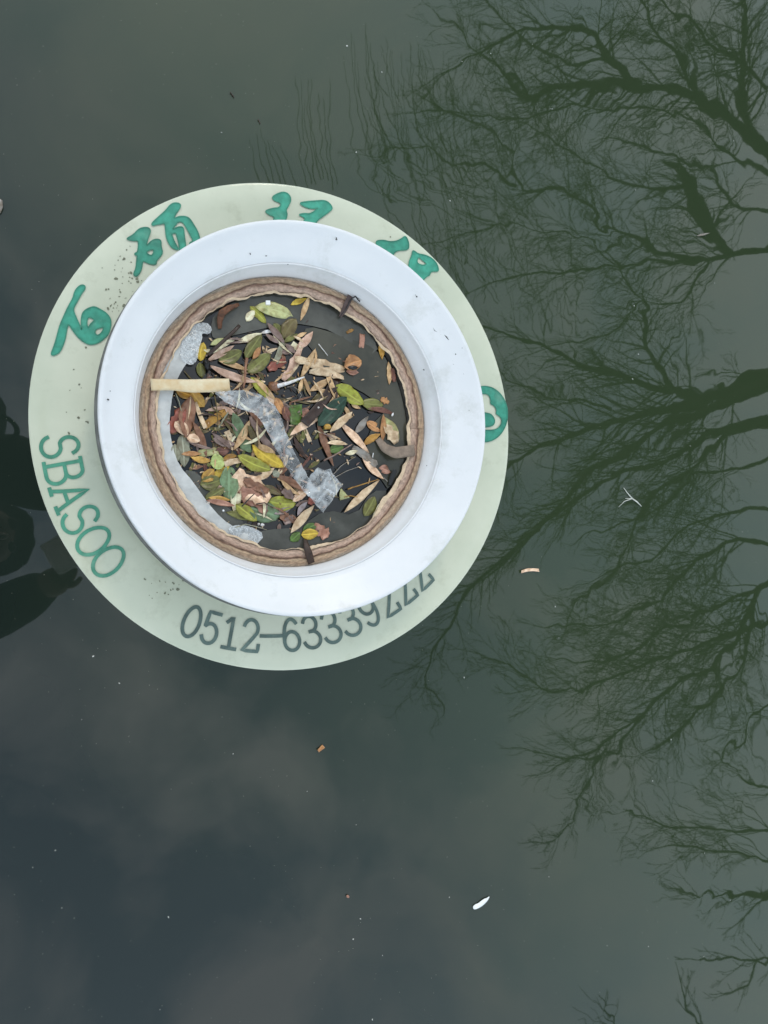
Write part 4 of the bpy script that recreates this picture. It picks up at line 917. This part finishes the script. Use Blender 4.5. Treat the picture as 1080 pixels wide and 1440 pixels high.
build_tree('biggest bare tree mirrored at the middle right, forking into long low limbs', (9.4, 1.9, .3), (1100, 526, 5.3, 48), [
 ([(1100, 526), (1080, 530), (1010, 553), (978, 556), (940, 548), (880, 532), (800, 500), (740, 480), (690, 465)], 44, 5, 5.3, 7.6, .8),
 ([(945, 548), (907, 489), (907, 444), (889, 400), (870, 360)], 14, 5, 5.9, 6.8, .7),
 ([(991, 562), (884, 587), (813, 609), (778, 622), (720, 650), (690, 690)], 22, 5, 5.6, 7.6, .8),
 ([(1085, 542), (938, 595), (884, 631), (831, 658), (778, 720), (716, 778), (656, 832), (634, 880), (607, 923), (597, 956), (623, 993)], 22, 3, 5.3, 8.2, .7),
 ([(1085, 587), (1000, 609), (938, 649), (867, 667), (796, 711), (733, 756), (690, 810)], 22, 4, 5.3, 7.6, .8),
 ([(1085, 596), (1027, 609), (982, 653), (911, 702), (889, 747), (867, 800), (820, 850)], 16, 4, 5.3, 7.0, .8),
 ([(1085, 640), (1027, 658), (969, 671), (920, 715), (860, 740)], 8, 4, 5.2, 6.4, .8),
 ([(860, 575), (800, 560), (740, 545), (700, 520)], 7, 3, 6.4, 7.4, .6)], 1.0)
build_tree('bare tree mirrored at the lower right, a dense fan of fine branches', (9.5, -.2, .3), (1110, 780, 5.0, 36), [
 ([(1110, 780), (1069, 827), (1042, 891), (1005, 940), (946, 966), (876, 1025), (833, 1058), (800, 1068)], 16, 4, 5.0, 7.0, .8, 1.3),
 ([(1090, 870), (1015, 897), (956, 913), (908, 934), (822, 972), (758, 966), (699, 929)], 12, 3, 5.0, 7.0, .8, 1.3),
 ([(903, 1004), (876, 1047), (844, 1063), (795, 1068), (752, 1063)], 7, 2.5, 6.4, 7.2, .55),
 ([(844, 1063), (828, 1100), (806, 1149), (785, 1176), (758, 1184)], 5, 2, 6.8, 7.4, .5),
 ([(1090, 990), (1053, 1025), (1021, 1068)], 8, 4, 5.0, 5.6, .6),
 ([(1100, 760), (1040, 760), (980, 790), (930, 840), (870, 870), (800, 880)], 12, 4, 5.0, 6.6, .85, 1.3),
 ([(1105, 790), (1060, 830), (1000, 860), (940, 880), (880, 920), (830, 930)], 12, 4, 5.0, 6.6, .8, 1.3),
 ([(1060, 850), (1040, 930), (1000, 990), (960, 1020), (920, 1050)], 9, 4, 5.2, 6.2, .7, 1.2),
 ([(1090, 720), (1030, 720), (970, 740), (910, 790), (850, 810)], 9, 4, 5.0, 6.4, .8)], 1.2)
build_tree('sparse bare tree mirrored in the lower right corner, with lumpy branch ends', (9.8, -3.2, .3), (1130, 1230, 4.6, 26), [
 ([(1130, 1230), (1080, 1262), (1042, 1259), (1000, 1256), (956, 1251)], 18, 2.5, 4.6, 5.8, .45, .8),
 ([(1110, 1120), (1080, 1108), (1037, 1092), (1024, 1074)], 7, 3, 4.8, 5.4, .5),
 ([(1120, 1190), (1080, 1170), (1015, 1165), (946, 1165), (887, 1146)], 8, 2.5, 4.7, 6.0, .7),
 ([(1110, 1340), (1080, 1348), (1058, 1350), (1010, 1353), (980, 1348)], 6, 3, 4.6, 5.3, .35, .6),
 ([(1085, 1346), (1058, 1369), (1040, 1390), (1021, 1399)], 5, 2.5, 4.7, 5.2, .3, .6),
 ([(1110, 1215), (1060, 1200), (1000, 1195), (950, 1190)], 7, 3, 4.7, 5.7, .6),
 ([(1000, 1470), (980, 1440), (965, 1400)], 6, 3, 4.6, 5.0, .35), ([(870, 1470), (855, 1425), (848, 1405)], 4, 2, 5.2, 5.5, .3)], .9)
# long whips hanging from the outermost limbs
wh = []
def whip(px, z):
    P = [rfl(u+trnd.uniform(-2, 2), v+trnd.uniform(-2, 2), z+trnd.uniform(-.05, .05)) for u, v in px]
    Q = []
    for i in range(len(P)-1):
        for k in range(4): Q.append(P[i].lerp(P[i+1], k/4)+rv(.008))
    Q.append(P[-1]); wh.append((Q, [.0058*(1-.65*i/len(Q)) for i in range(len(Q))]))
for k in range(24):
    x = 486+k*7+trnd.uniform(-5, 5); y = 60+k*2.4+trnd.uniform(-30, 40)
    whip([(x+70+k, y+190), (x+30, y+165), (x+8, y+110), (x, y+40), (x-3, y-10)], 7.8+trnd.uniform(-.2, .2))
for k in range(8):
    x = 420+k*6+trnd.uniform(-3, 3); whip([(x+14, 258+trnd.uniform(-10, 8)), (x+6, 215), (x+2, 165), (x, 115+trnd.uniform(-15, 30))], 8.0)
for k in range(6):
    x = 352+k*9+trnd.uniform(-3, 3); whip([(x+16, 262), (x+6, 225), (x-2, 165+trnd.uniform(0, 40))], 8.1)
for k in range(190):
    x = trnd.uniform(510, 800); y = trnd.uniform(60, 420); s = trnd.uniform(40, 110)
    whip([(x+trnd.uniform(5, 30), y+s), (x+trnd.uniform(0, 10), y+s*.6), (x, y+s*.3), (x-trnd.uniform(0, 8), y)], 7.4+trnd.uniform(-.4, .4))
V, Fs = tubes(wh, 4)
o = link('hanging_whips', V, Fs, m_twig)
up = [q for q in bpy.data.objects if q.name == 'bare_tree'][0]
kid(o, up); o['kind'] = 'stuff'

# ------------------------------------------------------------------ the photographer, seen mirrored at the left edge
m_jack = mat('black_jacket', (.012, .012, .013), .8, .2, .3, 12, bump=.004, bscale=18)
m_trou = mat('dark_trousers', (.018, .02, .026), .85, .2, .3, 12, bump=.003, bscale=20)
m_skin = mat('skin', (.45, .28, .20), .5, .4)
m_hair = mat('dark_hair', (.012, .010, .009), .5, .4, bump=.003, bscale=90)
m_shoe = mat('shoe', (.03, .03, .03), .6, .4)
lens = CAM+CM @ Vector((0, 0, .012))
hR = Vector((-.040, -.070, .965)); hL = Vector((-.012, .083, .955))
joints = {  # name: (position, radius_x, radius_y, material)
 'pelvis': ((-.66, .0, 1.00), .155, .13, 'jack'), 'belly': ((-.58, .0, 1.10), .15, .12, 'jack'), 'chest': ((-.47, .0, 1.27), .165, .12, 'jack'), 'neck0': ((-.39, .01, 1.385), .075, .065, 'jack'), 'neck': ((-.335, .015, 1.415), .055, .055, 'skin'),
 'head0': ((-.285, .018, 1.435), .075, .075, 'skin'), 'head': ((-.225, .02, 1.42), .092, .085, 'skin'), 'crown': ((-.185, .02, 1.455), .07, .07, 'skin'),
 'shR': ((-.42, -.17, 1.33), .085, .08, 'jack'), 'elR': ((-.215, -.175, 1.16), .070, .070, 'jack'), 'foR': ((-.11, -.118, 1.04), .056, .054, 'jack'), 'wrR': ((-.066, -.088, .99), .036, .032, 'jack'),
 'shL': ((-.42, .19, 1.33), .085, .08, 'jack'), 'elL': ((-.17, .190, 1.17), .090, .088, 'jack'), 'foL': ((-.085, .135, 1.05), .070, .066, 'jack'), 'wrL': ((-.04, .100, .985), .030, .026, 'skin'),
 'hipR': ((-.66, -.10, .95), .115, .11, 'trou'), 'knR': ((-.60, -.12, .56), .075, .075, 'trou'), 'anR': ((-.68, -.12, .20), .052, .05, 'trou'), 'toR': ((-.53, -.13, .158), .040, .032, 'shoe'), 'heR': ((-.715, -.12, .165), .038, .036, 'shoe'),
 'hipL': ((-.66, .10, .95), .115, .11, 'trou'), 'knL': ((-.62, .12, .56), .075, .075, 'trou'), 'anL': ((-.70, .12, .20), .052, .05, 'trou'), 'toL': ((-.55, .13, .158), .040, .032, 'shoe'), 'heL': ((-.735, .12, .165), .038, .036, 'shoe')}
edges = [('pelvis', 'belly'), ('belly', 'chest'), ('chest', 'neck0'), ('neck0', 'neck'), ('neck', 'head0'), ('head0', 'head'), ('head', 'crown')]
for s in 'RL': edges += [('chest', 'sh'+s), ('sh'+s, 'el'+s), ('el'+s, 'fo'+s), ('fo'+s, 'wr'+s), ('pelvis', 'hip'+s), ('hip'+s, 'kn'+s), ('kn'+s, 'an'+s), ('an'+s, 'to'+s), ('an'+s, 'he'+s)]
MI = {'jack': 0, 'trou': 1, 'skin': 2, 'shoe': 3}
def skinned(verts, rads, edges_, root=0, lev=2):
    me = bpy.data.meshes.new('tmp'); me.from_pydata(verts, edges_, []); o = bpy.data.objects.new('tmp', me); COL.objects.link(o)
    md = o.modifiers.new('s', 'SKIN'); sb = o.modifiers.new('b', 'SUBSURF'); sb.levels = lev; sb.render_levels = lev
    if not me.skin_vertices:
        bm = bmesh.new(); bm.from_mesh(me); bm.verts.layers.skin.verify(); bm.to_mesh(me); bm.free()
    for i, v in enumerate(me.skin_vertices[0].data): v.radius = rads[i]; v.use_root = (i == root)
    dg = bpy.context.evaluated_depsgraph_get(); ev = o.evaluated_get(dg)
    res = bpy.data.meshes.new_from_object(ev); bpy.data.objects.remove(o); bpy.data.meshes.remove(me)
    return res
keys = list(joints)
bme = skinned([joints[k][0] for k in keys], [(joints[k][1], joints[k][2]) for k in keys], [(keys.index(a), keys.index(b)) for a, b in edges])
bm = bmesh.new(); bm.from_mesh(bme)
pos = [(Vector(joints[k][0]), MI[joints[k][3]]) for k in keys]
for e in edges:
    a, b = joints[e[0]], joints[e[1]]
    for t in (.25, .5, .75): pos.append((Vector(a[0]).lerp(Vector(b[0]), t), MI[a[3] if t < .5 or a[3] == b[3] or b[3] in ('skin', 'shoe') and t < .7 else b[3]]))
for f in bm.faces:
    c_ = f.calc_center_median(); f.material_index = min(pos, key=lambda q: (q[0]-c_).length)[1]; f.smooth = True
# hands: palm and five fingers each, closing on the phone
def add_mesh(me2, mi_):
    k = len(bm.faces); bm.from_mesh(me2); bm.faces.ensure_lookup_table()
    for f in bm.faces[k:]: f.material_index = mi_; f.smooth = True
for s, wr, hand in ((-1, Vector(joints['wrR'][0]), hR), (1, Vector(joints['wrL'][0]), hL)):
    d = (hand-wr).normalized(); up_ = CM @ Vector((0, 0, 1)); side = d.cross(up_).normalized(); pal = wr.lerp(hand, .75)
    verts = [tuple(wr-d*.03), tuple(wr+d*.004), tuple(pal+d*.012)]; rr = [(.030, .026), (.036, .024), (.034, .018)]; ed = [(0, 1), (1, 2)]
    me2 = skinned(verts, rr, ed, 0, 2); add_mesh(me2, 2)
    for k in range(5):
        if k < 4:
            b0 = pal-d*.012+side*(.022-.0145*k); fl = (.052, .06, .056, .044)[k]
            p1 = b0+d*fl*.45+up_*.014; p2 = p1+d*fl*.3+Vector((0, -s*.008, 0))+up_*.006; p3 = p2+d*fl*.12+Vector((0, -s*.018, 0))-up_*.004
        else:
            b0 = wr.lerp(hand, .3)+side*.012; p1 = b0+side*.018+d*.02-up_*.0; p2 = p1+d*.022+up_*.004; p3 = p2+d*.018-side*.006
        me2 = skinned([tuple(b0), tuple(p1), tuple(p2), tuple(p3)], [(.008, .008), (.0078, .0078), (.007, .007), (.006, .006)], [(0, 1), (1, 2), (2, 3)], 0, 1); add_mesh(me2, 2)
# face: nose, ears, brow on the head
hc = Vector(joints['head'][0])
def ball(c_, rx, ry, rz, mi_):
    k = len(bm.verts); bmesh.ops.create_icosphere(bm, subdivisions=2, radius=1, matrix=Matrix.Translation(c_) @ Matrix.Diagonal((rx, ry, rz, 1)))
    bm.verts.ensure_lookup_table()
    for f in {f for v in bm.verts[k:] for f in v.link_faces}: f.material_index = mi_; f.smooth = True
ball(hc+Vector((.03, 0, -.088)), .016, .013, .022, 2)
ball(hc+Vector((-.015, .093, .0)), .02, .009, .03, 2); ball(hc+Vector((-.015, -.093, .0)), .02, .009, .03, 2)
me = bpy.data.meshes.new('person'); bm.to_mesh(me); bm.free()
for m_ in (m_jack, m_trou, m_skin, m_shoe): me.materials.append(m_)
person = bpy.data.objects.new('person', me); COL.objects.link(person)
tag(person, 'person in a dark jacket bending over the water, mirrored at the left edge', 'person')
bm = bmesh.new(); bmesh.ops.create_icosphere(bm, subdivisions=4, radius=1)
for v in bm.verts:
    c_ = v.co.copy(); v.co = Vector((c_.x*.112, c_.y*.103, c_.z*.100))*(1+.06*n1(c_.x*5, c_.y*5, c_.z*5))
    if c_.z < -.25 and c_.x > -.2: v.co *= .72
    v.co += hc+Vector((-.008, 0, .022))
me = bpy.data.meshes.new('hair'); bm.to_mesh(me); bm.free(); me.materials.append(m_hair)
me.polygons.foreach_set('use_smooth', [True]*len(me.polygons))
o = bpy.data.objects.new('hair', me); COL.objects.link(o); kid(o, person)
m_lip = mat('lip', (.38, .16, .14), .5, .4); m_eye = mat('eye', (.02, .015, .012), .3, .5)
def dot(name, c_, rx, ry, rz, m):
    bm = bmesh.new(); bmesh.ops.create_icosphere(bm, subdivisions=2, radius=1, matrix=Matrix.Translation(c_) @ Matrix.Diagonal((rx, ry, rz, 1)))
    me = bpy.data.meshes.new(name); bm.to_mesh(me); bm.free(); me.materials.append(m); o = bpy.data.objects.new(name, me); COL.objects.link(o); kid(o, person)
dot('eye', hc+Vector((.052, .032, -.066)), .010, .013, .008, m_eye); dot('eye', hc+Vector((.052, -.032, -.066)), .010, .013, .008, m_eye); dot('mouth', hc+Vector((-.012, 0, -.084)), .008, .024, .006, m_lip)
# phone: mirror-backed slab just behind the lens, with its lens block
m_ph = mat('phone_back', (.9, .9, .9), .22, .5); m_pl = mat('phone_lens', (.01, .01, .012), .1, .5)
m_ph.node_tree.nodes['Principled BSDF'].inputs['Metallic'].default_value = 1.0; m_ph.node_tree.nodes['Principled BSDF'].inputs['Base Color'].default_value = (.9, .9, .9, 1)
ph = empty('phone', tuple(lens)); tag(ph, 'mirror-backed smartphone held over the water, mirrored at the edge of the float plate', 'phone')
rot = Matrix.Rotation(R(31), 3, 'Z'); PT = Matrix.Rotation(R(-9), 3, 'Y')  # tilt added, off the lens axis, so the mirror back catches the collar's light
def slab(name, cx, cy, lx, ly, z0, z1, m, rad=.008):
    P = []
    for qx, qy, a0 in ((1, 1, 0), (-1, 1, 90), (-1, -1, 180), (1, -1, 270)):
        for k in range(4):
            a = R(a0+30*k); P.append((cx+qx*(lx/2-rad)+rad*math.cos(a), cy+qy*(ly/2-rad)+rad*math.sin(a)))
    V = [lens+(PT @ (rot @ Vector((x, y, z)))) for z in (z0, z1) for x, y in P]; n = len(P)
    return kid(link(name, V, [tuple(range(n))[::-1], tuple(range(n, 2*n))]+[(k, (k+1) % n, n+(k+1) % n, n+k) for k in range(n)], m, smooth=False), ph)
slab('phone_body', .004, .004, .158, .078, .0, .008, m_ph)
slab('camera_block', -.004, .0, .026, .026, -.0018, .0002, m_pl, .006)
# shoulder bag with its carrying loop
bgx = rfl(-6, 640, 1.10)
bag2 = empty('shoulder_bag', tuple(bgx)); tag(bag2, 'black shoulder bag with a round carrying loop, mirrored at the left edge', 'bag')
bm = bmesh.new(); bmesh.ops.create_cube(bm, size=1, matrix=Matrix.Translation(bgx+Vector((-.05, .06, .05))) @ Matrix.Diagonal((.12, .20, .22, 1)))
bmesh.ops.bevel(bm, geom=bm.edges[:], offset=.03, segments=3, affect='EDGES')
me = bpy.data.meshes.new('bag_body'); bm.to_mesh(me); bm.free(); me.materials.append(m_jack); o = bpy.data.objects.new('bag_body', me); COL.objects.link(o); kid(o, bag2)
lp = rfl(-2, 606, 1.10)
V, Fs = tubes([([lp+Vector((.036*math.cos(a), .036*math.sin(a), .02*math.sin(a))) for a in [R(-100+20*k) for k in range(16)]], [.006]*16)], 6)
kid(link('carrying_loop', V, Fs, m_jack), bag2)
V, Fs = tubes([([Vector((-.06, .20, 1.2)), Vector((-.25, .20, 1.34)), Vector((-.40, .17, 1.425)), Vector((-.52, .14, 1.36))], [.009]*4)], 6)
kid(link('shoulder_strap', V, Fs, m_jack), bag2)
